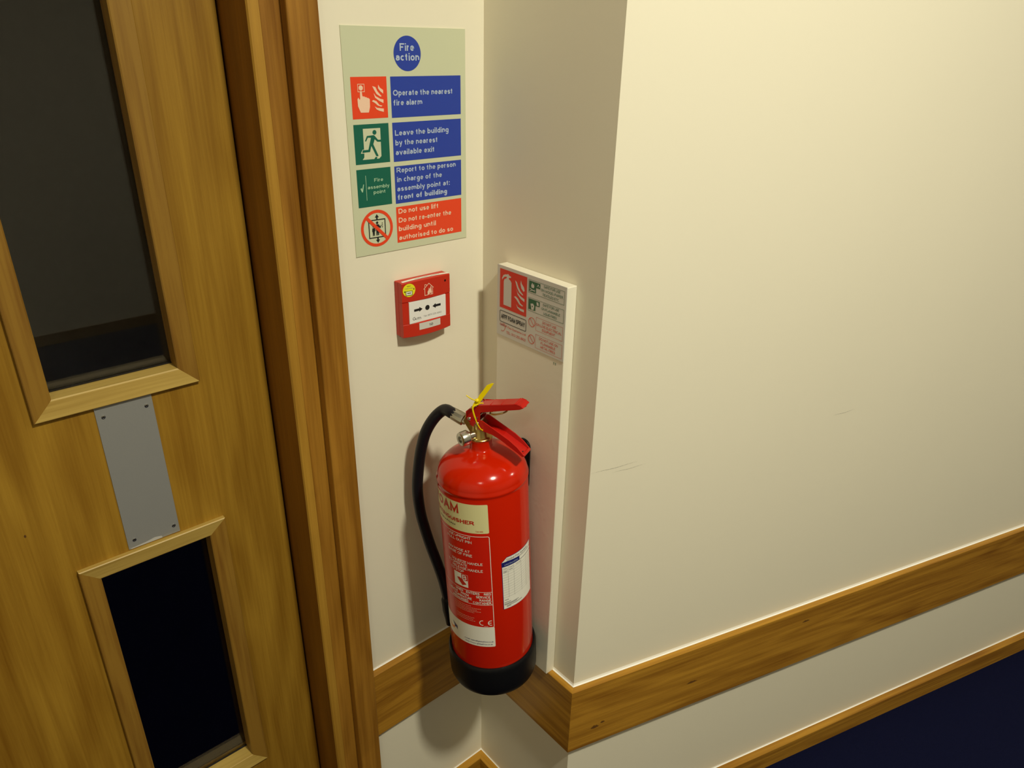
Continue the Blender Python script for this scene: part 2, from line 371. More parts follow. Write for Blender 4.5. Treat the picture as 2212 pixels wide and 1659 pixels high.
def place(o, M): o.matrix_world = M; return o
K_OUT = 0.739                                   # outward growth of profiles at the obtuse outer corner
def run(name, m, M, prof, u0, k0, u1, k1, kind='structure'):
    """profile list (off, z) swept along a wall; ends cut u = u0+k0*off"""
    bm = bmesh.new()
    A = [bm.verts.new((u0+k0*o_, -o_, z)) for o_, z in prof]; B = [bm.verts.new((u1+k1*o_, -o_, z)) for o_, z in prof]
    n = len(prof)
    for i in range(n):
        j = (i+1) % n; bm.faces.new((A[i], B[i], B[j], A[j]))
    bm.faces.new(A); bm.faces.new(B[::-1])
    bmesh.ops.recalc_face_normals(bm, faces=bm.faces)
    o = finish(bm, name, m, None, None, 0, kind); place(o, M); return o

# ------------------------------------------------------------------ room shell
DX0, DX1, DTOP = -1.27, -0.353, 0.52            # door opening in wall A
XR, YO, XL = 4.2, -3.30, -2.3
ZB, ZT = FLOOR, CEIL
bm = bmesh.new()
box(bm, DX1+0.02, 0.10, 0.0, 0.12, ZB, ZT); box(bm, XL, DX0-0.02, 0.0, 0.12, ZB, ZT); box(bm, DX0-0.02, DX1+0.02, 0.0, 0.12, DTOP+0.03, ZT)
finish(bm, 'wall_left', M_wall, kind='structure')
dC = Vector((math.cos(AC), math.sin(AC)))
nIn = Vector((-math.sin(AC), math.cos(AC)))
def pC(u_, off): p = Vector((0, BY))+dC*u_-nIn*off; return (p.x, p.y)
def prism(name, pts, z0, z1, m, kind='structure', bevel=0.0):
    bm = bmesh.new(); a = [bm.verts.new((p[0], p[1], z0)) for p in pts]; b = [bm.verts.new((p[0], p[1], z1)) for p in pts]; n = len(pts)
    for i in range(n): bm.faces.new((a[i], a[(i+1) % n], b[(i+1) % n], b[i]))
    bm.faces.new(a[::-1]); bm.faces.new(b); bmesh.ops.recalc_face_normals(bm, faces=bm.faces)
    return finish(bm, name, m, None, None, bevel, kind)
UC = 4.4
prism('wall_return', [(0, 0.0), (0.0, BY), (0.04, BY-0.012), (0.10, BY+0.08), (0.10, 0.0)], ZB, ZT, M_wall)
prism('wall_right', [(0, BY), pC(UC, 0), pC(UC, -0.12), (0.10, BY+0.08)], ZB, ZT, M_wall)
XR = pC(UC, 0)[0]
prism('wall_far_right', [(XR, pC(UC, 0)[1]), (XR+0.1, pC(UC, 0)[1]), (XR+0.1, YO), (XR, YO)], ZB, ZT, M_wall)
prism('wall_opposite', [(XL-0.1, YO), (XL-0.1, YO-0.1), (XR+0.1, YO-0.1), (XR+0.1, YO)], ZB, ZT, mat('stone_paint', (0.40, 0.37, 0.31, 1), 0.6))
prism('wall_far_left', [(XL, 0.12), (XL-0.1, 0.12), (XL-0.1, YO), (XL, YO)], ZB, ZT, M_wall)
prism('wall_behind_door', [(XL-0.1, 2.0), (XL-0.1, 2.1), (0.9, 2.1), (0.9, 2.0)], ZB, ZT, M_wall)
prism('wall_behind_left', [(XL-0.1, 0.12), (XL, 0.12), (XL, 2.0), (XL-0.1, 2.0)], ZB, ZT, M_wall)
prism('wall_behind_right', [(0.8, -0.03), (0.9, -0.03), (0.9, 2.0), (0.8, 2.0)], ZB, ZT, M_wall)
prism('floor', [(XL-0.1, YO-0.1), (XR+0.1, YO-0.1), (XR+0.1, 2.1), (XL-0.1, 2.1)], ZB-0.1, ZB, M_carpet)
prism('ceiling', [(XL-0.1, YO-0.1), (XR+0.1, YO-0.1), (XR+0.1, 2.1), (XL-0.1, 2.1)], ZT, ZT+0.1, M_ceil)

# wall scuffs (long faint grey scratches beside the column edge)
bm = bmesh.new()
for (a0, z0, a1, z1, wd) in ((0.001, -0.6185, 0.088, -0.6155, 0.0009), (0.040, -0.6262, 0.105, -0.6235, 0.0007), (0.512, -0.6155, 0.567, -0.6125, 0.0009)):
    n = 10
    for i in range(n):
        def pt(t): return (a0+(a1-a0)*t, z0+(z1-z0)*t+0.0006*math.sin(9*t))
        (xa, za), (xb, zb) = pt(i/n), pt((i+0.92)/n); ww = wd*math.sin(math.pi*(i+0.5)/n)
        bm.faces.new([bm.verts.new((xa, -0.0002, za-ww/2)), bm.verts.new((xb, -0.0002, zb-ww/2)), bm.verts.new((xb, -0.0002, zb+ww/2)), bm.verts.new((xa, -0.0002, za+ww/2))])
sc = finish(bm, 'scuff_mark', P_scuff, bpy.data.objects['wall_right']); place(sc, MC); sc['label'] = 'faint grey scuff marks'

# wooden bumper rail and baseboard; every length is a board of its own
RT, RB, RTK = -1.079, -1.237, 0.015
railp = [(0, RB), (RTK-0.0008, RB), (RTK, RB+0.0008), (RTK, RT-0.0012), (RTK-0.0012, RT), (0, RT)]
run('trim_1', W_railH, MA, railp, -0.272, 0, 0.0, -1)
run('trim_2', W_railH, MB_, railp, 0.0, 1, -BY, K_OUT)
rail_c = run('trim_3', W_railH, MC, railp, 0.0, -K_OUT, UC-0.02, 0)
P_knot = mat('knot_wood', (0.13, 0.055, 0.010, 1), 0.5)
for (ku, kz, ka, kb) in ((0.045, -1.192, 0.0085, 0.0040), (0.062, -1.186, 0.0050, 0.0026), (0.270, -1.170, 0.0120, 0.0028), (0.560, -1.115, 0.0100, 0.0024)):
    bm = bmesh.new()
    bm.faces.new([bm.verts.new((ku+ka*math.cos(2*math.pi*k/14)*(1+0.25*math.sin(5*k)), -RTK-0.00008, kz+kb*math.sin(2*math.pi*k/14)*(1+0.3*math.cos(3*k)))) for k in range(14)])
    finish(bm, 'knot', P_knot, rail_c)
ST, STK = -1.5113, 0.018
skp = [(0, ZB), (STK, ZB), (STK, ST-0.0015), (STK-0.0015, ST), (0, ST)]
run('baseboard_left', W_railH, MA, skp, -0.272, 0, 0.0, -1)
run('baseboard_return', W_railH, MB_, skp, 0.0, 1, -BY, K_OUT)
run('baseboard_right', W_railH, MC, skp, 0.0, -K_OUT, UC-0.02, 0)
skb = [(0, ZB), (STK, ZB), (STK, ST), (0, ST)]
run('baseboard_opposite', mat('dark_stained_oak', (0.10, 0.05, 0.012, 1), 0.5), Matrix.Translation((XR, YO, 0)) @ Matrix.Rotation(math.pi, 4, 'Z'), skb, 0.02, 0, XR-XL-0.02, 0)
# pale sealant fillets on top of the boards, also painting in the bounced-light band
def fil(name, M, z, u0, k0, u1, k1, s=0.0035): run(name, M_seal, M, [(0, z), (s, z), (s*0.35, z+s*0.35), (0, z+s*1.4)], u0, k0, u1, k1)
fil('trim_4', MA, RT, -0.272, 0, 0, -1, 0.0022); fil('trim_5', MB_, RT, 0, 1, -BY, K_OUT); fil('trim_6', MC, RT, 0, -K_OUT, UC-0.02, 0)
fil('trim_7', MC, ST, 0, -K_OUT, UC-0.02, 0, 0.0025); fil('trim_8', MB_, ST, 0, 1, -BY, K_OUT, 0.002); fil('trim_9', MA, ST, -0.272, 0, 0, -1, 0.002)

# ------------------------------------------------------------------ door frame (architrave, lining, lipping)
FD = 0.132
YD = 0.085
def both(name, m, x0, x1, y0, y1, z0, z1, bevel=0.0015):
    return bx(name, m, x0, x1, y0, y1, z0, z1, None, bevel, 'structure')
both('trim_10', W_frameV, -0.3130, -0.2710, -0.018, -0.0002, ZB, DTOP+0.06, 0.0022)
both('trim_11', W_frameV, DX0-0.085, DX0-0.040, -0.018, -0.0002, ZB, DTOP+0.06, 0.003)
both('trim_12', W_railH, DX0-0.040, -0.3130, -0.018, -0.0002, DTOP+0.018, DTOP+0.06, 0.003)
# lining: main reveal board and a lighter rounded lipping on its edge
both('trim_13', W_jambV, DX1, DX1+0.019, 0.0035, FD, ZB, DTOP, 0.0005)
both('trim_14', W_jambV, DX0-0.019, DX0, 0.0, FD, ZB, DTOP, 0.0005)
both('trim_15', W_railH, DX0, DX1, 0.0, FD, DTOP, DTOP+0.019, 0.0005)
bm = bmesh.new()
pr = [(-0.3115, -0.0006), (-0.3385, -0.0006), (-0.3385, 0.0034), (-0.3115, 0.0034)]
prism('trim_16', pr, ZB, DTOP, W_frameV, bevel=0.0006)
prism('trim_17', [(-0.3386, 0.0034), (-0.3386, -0.0004), (-0.3480, -0.0002), (-0.3515, 0.0008), (-0.3532, 0.0034)], ZB, DTOP, W_lipV)

# ------------------------------------------------------------------ door leaf
door = empty('door_1', (DX1-0.0035, YD, ZB), kind='structure')
ox, oz = DX1-0.0035, ZB
def dl(x): return x-ox
def dz(z): return z-oz
LX0, LX1, LT = DX0+0.004, DX1-0.0035, DTOP-0.004
WX0, WX1 = -0.6360, -0.4805                      # glass opening between bead arrises
UWB, LWT, LWB = -0.4247, -0.7115, -1.2095        # upper window bottom, lower window top / bottom
UWT = 0.36
TH = 0.044
bm = bmesh.new()
hx0, hx1 = WX0-0.010, WX1+0.010
zs = [ZB+0.006, LWB-0.010, LWT+0.010, UWB-0.010, UWT+0.010, LT]
box(bm, dl(LX0), dl(hx0), 0, TH, dz(zs[0]), dz(zs[5])); box(bm, dl(hx1), dl(LX1), 0, TH, dz(zs[0]), dz(zs[5]))
for a, b in ((0, 1), (2, 3), (4, 5)): box(bm, dl(hx0), dl(hx1), 0, TH, dz(zs[a]), dz(zs[b]))
finish(bm, 'door_leaf', W_door, door)
# added dark strip standing in for the shade in the gap behind the leaf edge
bx('gap_shade_strip', M_gap, dl(LX1)+0.0003, dl(DX1)-0.0002, 0.012, 0.03, dz(ZB+0.01), dz(LT), door)
OV = 0.0255
beadp = [(-OV, 0.0), (-OV, -0.0070), (-OV+0.0012, -0.0080), (-0.0016, -0.0042), (0.0, -0.0028), (0.0, 0.024), (-0.010, 0.024), (-0.010, 0.0)]  # (towards the opening, depth)
def bead(x0, x1, z0, z1, side, m):
    """mitred glazing bead on one side of an opening"""
    bm = bmesh.new(); A = []; B = []
    for (t, y) in beadp:
        if side in ('b', 't'):
            zz = (z0+t) if side == 'b' else (z1-t)
            A.append(bm.verts.new((x0+t, y, zz))); B.append(bm.verts.new((x1-t, y, zz)))
        else:
            xx = (x0+t) if side == 'l' else (x1-t)
            A.append(bm.verts.new((xx, y, z0+t))); B.append(bm.verts.new((xx, y, z1-t)))
    n = len(beadp)
    for i in range(n):
        j = (i+1) % n; bm.faces.new((A[i], B[i], B[j], A[j]))
    bm.faces.new(A); bm.faces.new(B[::-1]); bmesh.ops.recalc_face_normals(bm, faces=bm.faces)
    return finish(bm, 'glazing_bead', m, door)
for (za, zb) in ((UWB, UWT), (LWB, LWT)):
    a, b, c, d = dl(WX0), dl(WX1), dz(za), dz(zb)
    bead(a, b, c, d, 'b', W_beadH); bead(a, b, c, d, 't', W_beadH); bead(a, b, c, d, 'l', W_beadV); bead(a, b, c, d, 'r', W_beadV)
    bx('glass_pane', M_glass, a-0.008, b+0.008, 0.0242, 0.0302, c-0.008, d+0.008, door)
    # black glazing gasket line at the sill
    bx('gasket', M_gap, a, b, 0.0215, 0.0241, c, c+0.0016, door)
# push plate
PX0, PX1, PZ0, PZ1 = -0.5927, -0.5205, -0.6833, -0.4527
pl = bx('push_plate', M_alu, dl(PX0), dl(PX1), -0.0016, 0.0, dz(PZ0), dz(PZ1), door, 0.0004)
pl['label'] = 'brushed metal push plate'
for (sx, sz) in ((-0.5837, -0.4676), (-0.5293, -0.4678), (-0.5831, -0.6695), (-0.5278, -0.6701)):
    bm = bmesh.new(); M = axisM((dl(sx), -0.0016, dz(sz)), (0, -1, 0))
    lathe(bm, [(0.0028, 0.0), (0.0026, 0.0005), (0.0015, 0.0007), (0.0014, 0.0002), (0.0, 0.0002)], 20, M)
    sc = finish(bm, 'screw', M_screw, pl, 30)
    bm = bmesh.new()
    for a in (0.4, 0.4+math.pi/2):
        c, s = math.cos(a)*0.0013, math.sin(a)*0.0013; n_ = Vector((-s, c)).normalized()*0.0003
        bm.faces.new([bm.verts.new((dl(sx)+c+n_.x, -0.0022, dz(sz)+s+n_.y)), bm.verts.new((dl(sx)+c-n_.x, -0.0022, dz(sz)+s-n_.y)), bm.verts.new((dl(sx)-c-n_.x, -0.0022, dz(sz)-s-n_.y)), bm.verts.new((dl(sx)-c+n_.x, -0.0022, dz(sz)-s+n_.y))])
    finish(bm, 'screw_slot', M_gap, pl)
# peeled film along the lower edge of the plate
poly('film_edge', mat('dull_film', (0.45, 0.44, 0.42, 1), 0.6), lambda a, b, h=0: (dl(a), -0.0016-h, dz(b)), [[(-0.590, -0.683), (-0.546, -0.683), (-0.547, -0.6795), (-0.556, -0.6775), (-0.570, -0.6800), (-0.590, -0.6815)]], pl)
poly('dent', P_dirt, lambda a, b, h=0: (dl(a), -h, dz(b)), [circ(-0.7056, -0.605, 0.0022, 12, 0.6)], door)

# ------------------------------------------------------------------ FIRE ACTION sign on the left wall
sg = empty('fire_action_sign', (-0.2353, -0.0012, 0.011), label='pale green fire action notice with blue, red and green blocks, above the call point', cat='sign')
mm = 0.001
bx('panel', P_pale, 0, 0.200, 0, 0.0011, -0.3005, 0, sg, 0.0002)
fm = flatmap(0.0)
def R_(x0, z0, x1, z1): return rect(x0*mm, z0*mm, x1*mm, z1*mm)
def PM(L): return [(a*mm, b*mm) for a, b in L]
def block(m, x0, z1, x1, z0, parent=sg, name='colour_block'): return poly(name, m, fm, [R_(x0, z0, x1, z1)], parent)
poly('blue_disc', P_blue, fm, [circ(0.1001, -0.0325, 0.0221, 48)], sg)
block(P_sred, 9.6, -60.7, 64.7, -113.2); block(P_blue, 70.8, -61.0, 190.8, -114.0)
block(P_green, 9.4, -120.2, 64.4, -172.3); block(P_blue, 70.6, -120.3, 190.6, -173.1)
block(P_green, 9.2, -179.0, 64.2, -231.1); block(P_blue, 70.6, -179.4, 190.4, -232.1)
block(P_sred, 70.4, -237.0, 190.0, -289.6)
def T(s, x0, x1, b, cap, m=P_lblue, bold=0.018, parent=sg, slope=0.0): return text(s, m, fm, x0*mm, x1*mm, b*mm, cap*mm, parent, 0.0004, bold, slope=slope)
T('Fire', 88, 111.3, -29.1, 9.3); T('action', 81, 119.2, -41.3, 9.3)
T('Operate the nearest', 74.1, 175.3, -85.4, 7.4); T('fire alarm', 74.2, 122.1, -98.0, 7.4)
T('Leave the building', 74.3, 167.5, -137.8, 7.4); T('by the nearest', 74.3, 146.7, -150.9, 7.4); T('available exit', 74.1, 140.7, -164.0, 7.4)
T('Report to the person', 74.1, 179.9, -188.6, 7.2); T('in charge of the', 74.3, 153.9, -201.5, 7.2); T('assembly point at:', 73.9, 168.3, -214.7, 7.2)
T('front of building', 74.2, 162.9, -226.8, 7.4, bold=0.030)
T('Do not use lift', 74.2, 145.4, -247.0, 7.2, P_lpink); T('Do not re-enter the', 73.9, 170.1, -260.1, 7.2, P_lpink)
T('building until', 73.4, 140.6, -272.7, 7.2, P_lpink); T('authorised to do so', 73.4, 173.3, -286.0, 7.2, P_lpink)
T('Fire', 36.6, 51.0, -197.3, 4.8, P_lgreen, 0.006); T('assembly', 25.6, 60.9, -206.6, 4.8, P_lgreen, 0.006); T('point', 34.4, 53.7, -214.0, 4.8, P_lgreen, 0.006)
# red square: finger on a button and flames
poly('button_symbol', P_lpink, fm, strokes(PM([(19.8, -69.7), (29.6, -69.8), (29.5, -79.2), (19.7, -79.1)]), 0.0007)+[circ(0.0243, -0.0743, 0.0032, 24)], sg, 0.0004)
poly('hand_symbol', P_lpink, fm, [PM([(22.9, -78.2), (25.4, -78.3), (26.0, -84.5), (27.2, -85.0), (28.8, -84.9), (30.2, -86.0), (31.8, -85.9), (33.2, -87.0), (34.6, -87.0), (37.1, -88.6), (36.7, -98.6), (34.5, -105.4), (22.2, -105.1), (18.5, -97.0), (18.3, -88.5), (19.6, -86.2), (21.6, -88.9), (22.4, -88)])], sg, 0.0004)
FL = [[(42.0, -72.4), (46.9, -73.8), (49.4, -78.9), (55.8, -85.5), (53.5, -85.8), (48.0, -82.5), (45.0, -77.9)],
      [(51.3, -70.8), (53.6, -74.6), (58.6, -77.7), (58.5, -82.3), (53.9, -79.0), (50.8, -75.3)],
      [(43.4, -81.0), (46.7, -85.2), (53.3, -88.6), (58.4, -89.7), (58.1, -94.3), (50.9, -90.8), (45.4, -87.0)],
      [(40.1, -91.4), (42.4, -89.8), (47.4, -91.6), (51.6, -96.4), (56.2, -97.5), (54.4, -98.6), (49.3, -97.2), (44.4, -93.4)],
      [(44.1, -98.0), (48.0, -100.0), (58.2, -101.3), (58.0, -105.5), (51.1, -103.8), (46.7, -101.8)]]
poly('flame_symbol', P_lpink, fm, [PM(q_) for q_ in FL], sg, 0.0004)
# green square: running figure in a doorway
poly('doorway_symbol', P_pale, fm, [PM([(23.5, -125.8), (50.8, -126.0), (50.5, -163.2), (46.9, -166.3), (42.9, -166.4), (44.1, -164.2), (41.0, -163.8), (38.8, -166.4), (20.4, -166.3), (23.1, -163.3), (23.5, -157.8)])], sg, 0.0003)
poly('running_figure', P_green, fm, [circ(0.0413, -0.1313, 0.0031, 28), PM([(25.6, -141.8), (29.1, -135.3), (39.7, -134.8), (41.2, -135.6), (46.4, -141.3), (51.1, -141.4), (50.9, -144.2), (45.1, -143.8), (41.1, -140.2), (38.4, -146.7), (45.8, -162.5), (44.9, -163.2), (42.2, -162.8), (35.2, -148.7), (32.6, -156.6), (20.3, -156.8), (21.8, -153.6), (30.2, -153.5), (32.8, -145.6), (35.3, -138.0), (30.5, -137.6), (27.3, -142.5)])], sg, 0.00045)
poly('shoe_outline', P_pale, fm, [PM([(18.0, -157.8), (21.3, -152.7), (23.9, -152.9), (23.4, -153.4), (21.7, -153.4), (20.1, -156.8), (23.5, -157.1), (23.5, -157.9)])], sg, 0.0004)
# green square: tick and line
poly('tick_symbol', P_lgreen, fm, [PM([(13.8, -204.9), (15.7, -203.6), (16.4, -206.4), (18.8, -199.0), (19.7, -199.4), (17.2, -210.0), (15.9, -209.6)]), R_(22.8, -221.8, 23.4, -187.6)], sg, 0.0004)
# lift prohibition
def ring(cx, cz, R0, R1, n=56):
    out = []
    for k in range(n):
        a, b = 2*math.pi*k/n, 2*math.pi*(k+1)/n
        out.append([(cx+R0*math.cos(a), cz+R0*math.sin(a)), (cx+R1*math.cos(a), cz+R1*math.sin(a)), (cx+R1*math.cos(b), cz+R1*math.sin(b)), (cx+R0*math.cos(b), cz+R0*math.sin(b))])
    return out
cx_, cz_ = 0.0368, -0.2630
poly('prohibition_ring', P_sred, fm, ring(cx_, cz_, 0.0266, 0.0222), sg, 0.0003)
poly('lift_symbol', P_black, fm, strokes(PM([(23.4, -250.7), (50.4, -250.9), (50.3, -276.2), (23.5, -276.0)]), 0.0014)
     + [PM([(37.2, -242.6), (33.9, -247.3), (40.5, -247.3)]), R_(36.0, -250.2, 38.4, -247.0), PM([(37.2, -284.3), (33.9, -279.5), (40.5, -279.5)]), R_(36.0, -279.8, 38.4, -276.6)]
     + [circ(0.0372, -0.2550, 0.0019, 20), PM([(34.6, -257.4), (39.6, -257.4), (42.0, -261.0), (43.6, -258.6), (44.3, -259.2), (42.1, -263.6), (39.4, -261.4), (39.3, -273.2), (37.6, -273.2), (37.2, -266.4), (36.7, -273.2), (35.0, -273.2), (35.1, -265.6), (34.2, -265.6)])]
     + [circ(0.0306, -0.2598, 0.0013, 16), PM([(28.8, -262.0), (32.8, -262.0), (33.6, -266.4), (32.4, -267.0), (32.2, -273.2), (31.0, -273.2), (30.7, -268.5), (30.3, -273.2), (29.2, -273.2), (29.1, -267.2), (28.2, -266.8)])]
     + [circ(0.0457, z_, 0.0008, 12) for z_ in (-0.2565, -0.2592, -0.2619)], sg, 0.0004)
d_ = Vector((1, -1)).normalized(); n_ = Vector((1, 1)).normalized()*0.0024; c_ = Vector((cx_, cz_))
poly('prohibition_bar', P_sred, fm, [[tuple(c_-d_*0.0235+n_), tuple(c_-d_*0.0235-n_), tuple(c_+d_*0.0235-n_), tuple(c_+d_*0.0235+n_)]], sg, 0.00055)

# ------------------------------------------------------------------ manual call point
cp = empty('fire_call_point', (-0.1293, -0.0002, -0.3797), label='square red manual fire alarm call point with black arrows, below the tall notice', cat='fire alarm')
HW, HH = 0.0448, 0.0440
bx('back_box', M_redcp, -HW, HW, -0.0105, 0, -HH, HH, cp, 0.0012)
def front_y(x, z, y0): # gentle bulge across the width
    return y0 - 0.0042*(1-(x/HW)**2)
def cover(name, z0, z1, y0, holes=None, m=M_redcp, dx=0.0):
    bm = bmesh.new(); n = 16; V = []
    h0, h1 = -HW+dx, HW-dx
    for i in range(n+1):
        x = h0+(h1-h0)*i/n; row = []
        # silhouettes of top and bottom bow outwards too
        bt = 0.0016*(1-(x/HW)**2)
        za = z0-(bt if z0 <= -HH+0.001 else 0); zb = z1+(bt if z1 >= HH-0.001 else 0)
        for (y, z) in ((-0.0105, za), (front_y(x, 0, y0)+0.0012, za), (front_y(x, 0, y0), za+0.0012), (front_y(x, 0, y0), zb-0.0012), (front_y(x, 0, y0)+0.0012, zb), (-0.0105, zb)):
            row.append(bm.verts.new((x, y, z)))
        V.append(row)
    for a, b in zip(V, V[1:]):
        for k in range(5): bm.faces.new((a[k], a[k+1], b[k+1], b[k]))
    bm.faces.new(V[0]); bm.faces.new(V[-1][::-1])
    return finish(bm, name, m, cp, 35)
Y0 = -0.0205
cover('upper_cover', 0.0128, HH, Y0)
cover('lower_cover', -HH, -0.0222, Y0)
for (a, b) in ((-HW, -0.0345), (0.0345, HW)):
    bm = bmesh.new(); n = 5; V = []
    for i in range(n+1):
        x = a+(b-a)*i/n; y = front_y(x, 0, Y0)+0.0004
        V.append([bm.verts.new((x, yy, z)) for yy, z in ((-0.0105, -0.0220), (y, -0.0220), (y, 0.0126), (-0.0105, 0.0126))])
    for p_, q_ in zip(V, V[1:]):
        for k in range(3): bm.faces.new((p_[k], p_[k+1], q_[k+1], q_[k]))
    bm.faces.new(V[0]); bm.faces.new(V[-1][::-1])
    finish(bm, 'side_cover', M_redcp, cp, 35)
win = bx('break_element', mat('break_plate_white', (0.80, 0.79, 0.76, 1), 0.3), -0.0345, 0.0345, -0.0232, -0.0105, -0.0222, 0.0128, cp, 0.0003)
wf = flatmap(-0.0232)
poly('arrow_symbol', P_black, wf, [PM([(-25.8, 0.2), (-16.2, 0.2), (-16.2, 2.3), (-10.2, -1.7), (-16.2, -5.6), (-16.2, -3.6), (-25.8, -3.6)])], win)
poly('arrow_symbol', P_black, wf, [PM([(24.3, 0.2), (14.7, 0.2), (14.7, 2.3), (8.7, -1.7), (14.7, -5.6), (14.7, -3.6), (24.3, -3.6)])], win)
poly('dot_symbol', P_black, wf, [circ(-0.0010, -0.0017, 0.0041, 28)], win)
text('G', P_black, wf, -0.0287, -0.0232, -0.0172, 0.0048, win, 0.0002, 0.0)
text('LOBAL', P_black, wf, -0.0235, -0.0128, -0.0160, 0.0022, win, 0.0002, 0.0)
poly('underline', P_black, wf, [R_(-23.5, -17.2, -12.5, -16.9)], win)
text('Tel: 0870 220 4002', P_grey, wf, -0.0085, 0.0255, -0.0158, 0.0026, win, 0.0002, 0.0)
def cpmap(x, z, h=0.0): return (x, front_y(x, 0, Y0)-h, z)
lb = poly('number_label', P_silver, cpmap, [R_(-17.8, -35.0, 22.6, -24.0)], cp, 0.0003, 0.004)
text('10', P_black, cpmap, 0.0005, 0.0075, -0.0318, 0.0040, lb, 0.0006, 0.004)
ys = poly('round_sticker', P_yel_ := mat('yellow_print', (0.80, 0.74, 0.02, 1), 0.35), cpmap, [circ(-0.0330, 0.0322, 0.0104, 36)], cp, 0.0003, 0.004)
text('TEST', P_black, cpmap, -0.0368, -0.0300, 0.0380, 0.0016, ys, 0.0005, 0.0)
text('YOUR SYSTEM', P_grey, cpmap, -0.0398, -0.0270, 0.0345, 0.0015, ys, 0.0005, 0.0)
poly('sticker_panel', P_white, cpmap, [R_(-38.2, 25.0, -28.4, 30.6)], ys, 0.0005, 0.004)
poly('sticker_frame', mat('olive_print', (0.22, 0.24, 0.03, 1), 0.4), cpmap, strokes(PM([(-38.6, 24.4), (-28.0, 24.4), (-28.0, 31.0), (-38.6, 31.0)]), 0.0010), ys, 0.0007)
poly('sticker_text', P_black, cpmap, [R_(-36.4, 27.4, -30.2, 28.5), PM([(-41.6, 31.5), (-40.2, 29.0), (-39.2, 31.8)]), PM([(-26.4, 33.0), (-25.2, 35.4), (-24.4, 32.6)])], ys, 0.0008)
led = bmesh.new(); lathe(led, [(0.0, 0.0004), (0.0018, 0.0003), (0.0024, -0.0006), (0.0024, -0.003)], 20, axisM((0.0345, front_y(0.0345, 0, Y0), 0.0350), (0, -1, 0)))
finish(led, 'indicator_light', mat('dark_red_lens', (0.03, 0.004, 0.004, 1), 0.15), cp, 40)
hs = []
hs += strokes(PM([(-8.2, 29.2), (1.8, 37.4), (10.4, 29.2)]), 0.0009, False) + strokes(PM([(-6.2, 29.8), (-6.2, 19.2), (-0.6, 19.2), (-0.6, 25.0)]), 0.0009, False)
hs += strokes(PM([(8.6, 30.0), (8.6, 19.2), (3.6, 19.2)]), 0.0009, False) + strokes(PM([(-6.0, 32.0), (-6.0, 36.4), (-3.2, 36.4), (-3.2, 34.4)]), 0.0007, False)
hs += [PM([(-0.2, 19.4), (-1.2, 24.0), (1.0, 27.4), (1.6, 30.6), (3.4, 27.6), (4.4, 30.4), (6.0, 33.5), (6.4, 26.6), (7.4, 22.4), (5.6, 19.4), (3.6, 22.8), (2.6, 19.4)])]
poly('burning_house_symbol', P_lpink, cpmap, hs, cp, 0.0004)
ts = poly('top_sticker', P_white, lambda a, b, h=0: (a, b, HH+0.0016*(1-(a/HW)**2)+h-0.0001), [[(-0.0415, -0.0190), (0.0448, -0.0200), (0.0448, -0.0135), (-0.0410, -0.0130)]], cp, 0.0004, 0.005)
ts2 = poly('top_label_text', P_grey, lambda a, b, h=0: (a, b, HH+0.0016*(1-(a/HW)**2)+h-0.0001), [[(x*mm, -0.0170), ((x+1.2)*mm, -0.0172), ((x+1.4)*mm, -0.0160), (x*mm, -0.0158)] for x in range(-18, 28, 2)], ts, 0.0006)

# ------------------------------------------------------------------ painted backing board with the extinguisher notice (return wall)
bo = bx('backing_board', M_board, 0.0614, 0.2175, -0.020, -0.0003, RT, -0.3220, None, 0.0012)
place(bo, MB_); tag(bo, 'tall cream painted backing board on the narrow return wall behind the extinguisher', 'board')
bo.data.transform(Matrix.Translation((0, 0, 0)))
nb = flatmap(-0.020)
nm = text('11', P_dgreen, nb, 0.1955, 0.2015, -0.4490, 0.0040, bo, 0.0003, 0.01)
S2 = empty('extinguisher_notice', M=MB_ @ Matrix.Translation((0.0627, -0.0202, -0.3213)), label='small silver foam extinguisher notice at the top of the cream backing board', cat='sign')
bx('panel', P_silver, 0.0, 0.1548, -0.0009, 0.0, -0.1170, 0.0, S2, 0.0002)
fm2 = flatmap(-0.0009)
def P2(name, m, polys, h=0.0002, sub=0): return poly(name, m, fm2, polys, S2, h)
P_r2 = mat('signal_red_print', (0.66, 0.035, 0.012, 1), 0.4)
P2('red_block', P_r2, [R_(6.8, -69.2, 70.0, -5.2)])
P2('extinguisher_symbol', P_silver, [PM([(15.8, -25.0), (17.0, -21.5), (20.2, -19.4), (22.8, -18.2), (22.6, -15.6), (17.5, -17.0), (13.6, -20.6), (12.0, -23.0), (11.6, -20.0), (15.0, -14.6), (20.0, -12.4), (23.4, -12.0), (25.0, -10.8), (27.4, -11.0), (28.2, -12.6), (32.8, -13.2), (32.8, -15.4), (28.0, -16.4), (28.0, -18.6), (31.8, -20.0), (34.4, -23.2), (34.6, -63.4), (15.9, -63.4)])], 0.0003)
F2 = [[(42.6, -16.6), (46.8, -18.6), (50.6, -25.6), (55.4, -31.0), (62.3, -35.6), (60.2, -36.4), (52.6, -33.6), (47.2, -27.0)],
      [(56.2, -13.2), (58.2, -18.4), (63.4, -23.0), (65.2, -28.2), (62.4, -30.0), (57.4, -26.0), (55.2, -19.6)],
      [(46.0, -29.0), (49.0, -34.8), (56.0, -39.0), (65.3, -41.4), (65.2, -46.0), (56.8, -43.4), (49.2, -37.8)],
      [(41.0, -43.6), (44.6, -42.0), (50.4, -44.4), (56.2, -50.8), (62.9, -53.1), (59.8, -54.4), (53.8, -53.0), (46.4, -46.6)],
      [(46.6, -54.4), (50.4, -58.0), (57.4, -59.0), (64.8, -58.8), (64.8, -63.0), (56.2, -62.6), (49.4, -59.8)]]
P2('flame_symbol', P_silver, [PM(q_) for q_ in F2], 0.0003)
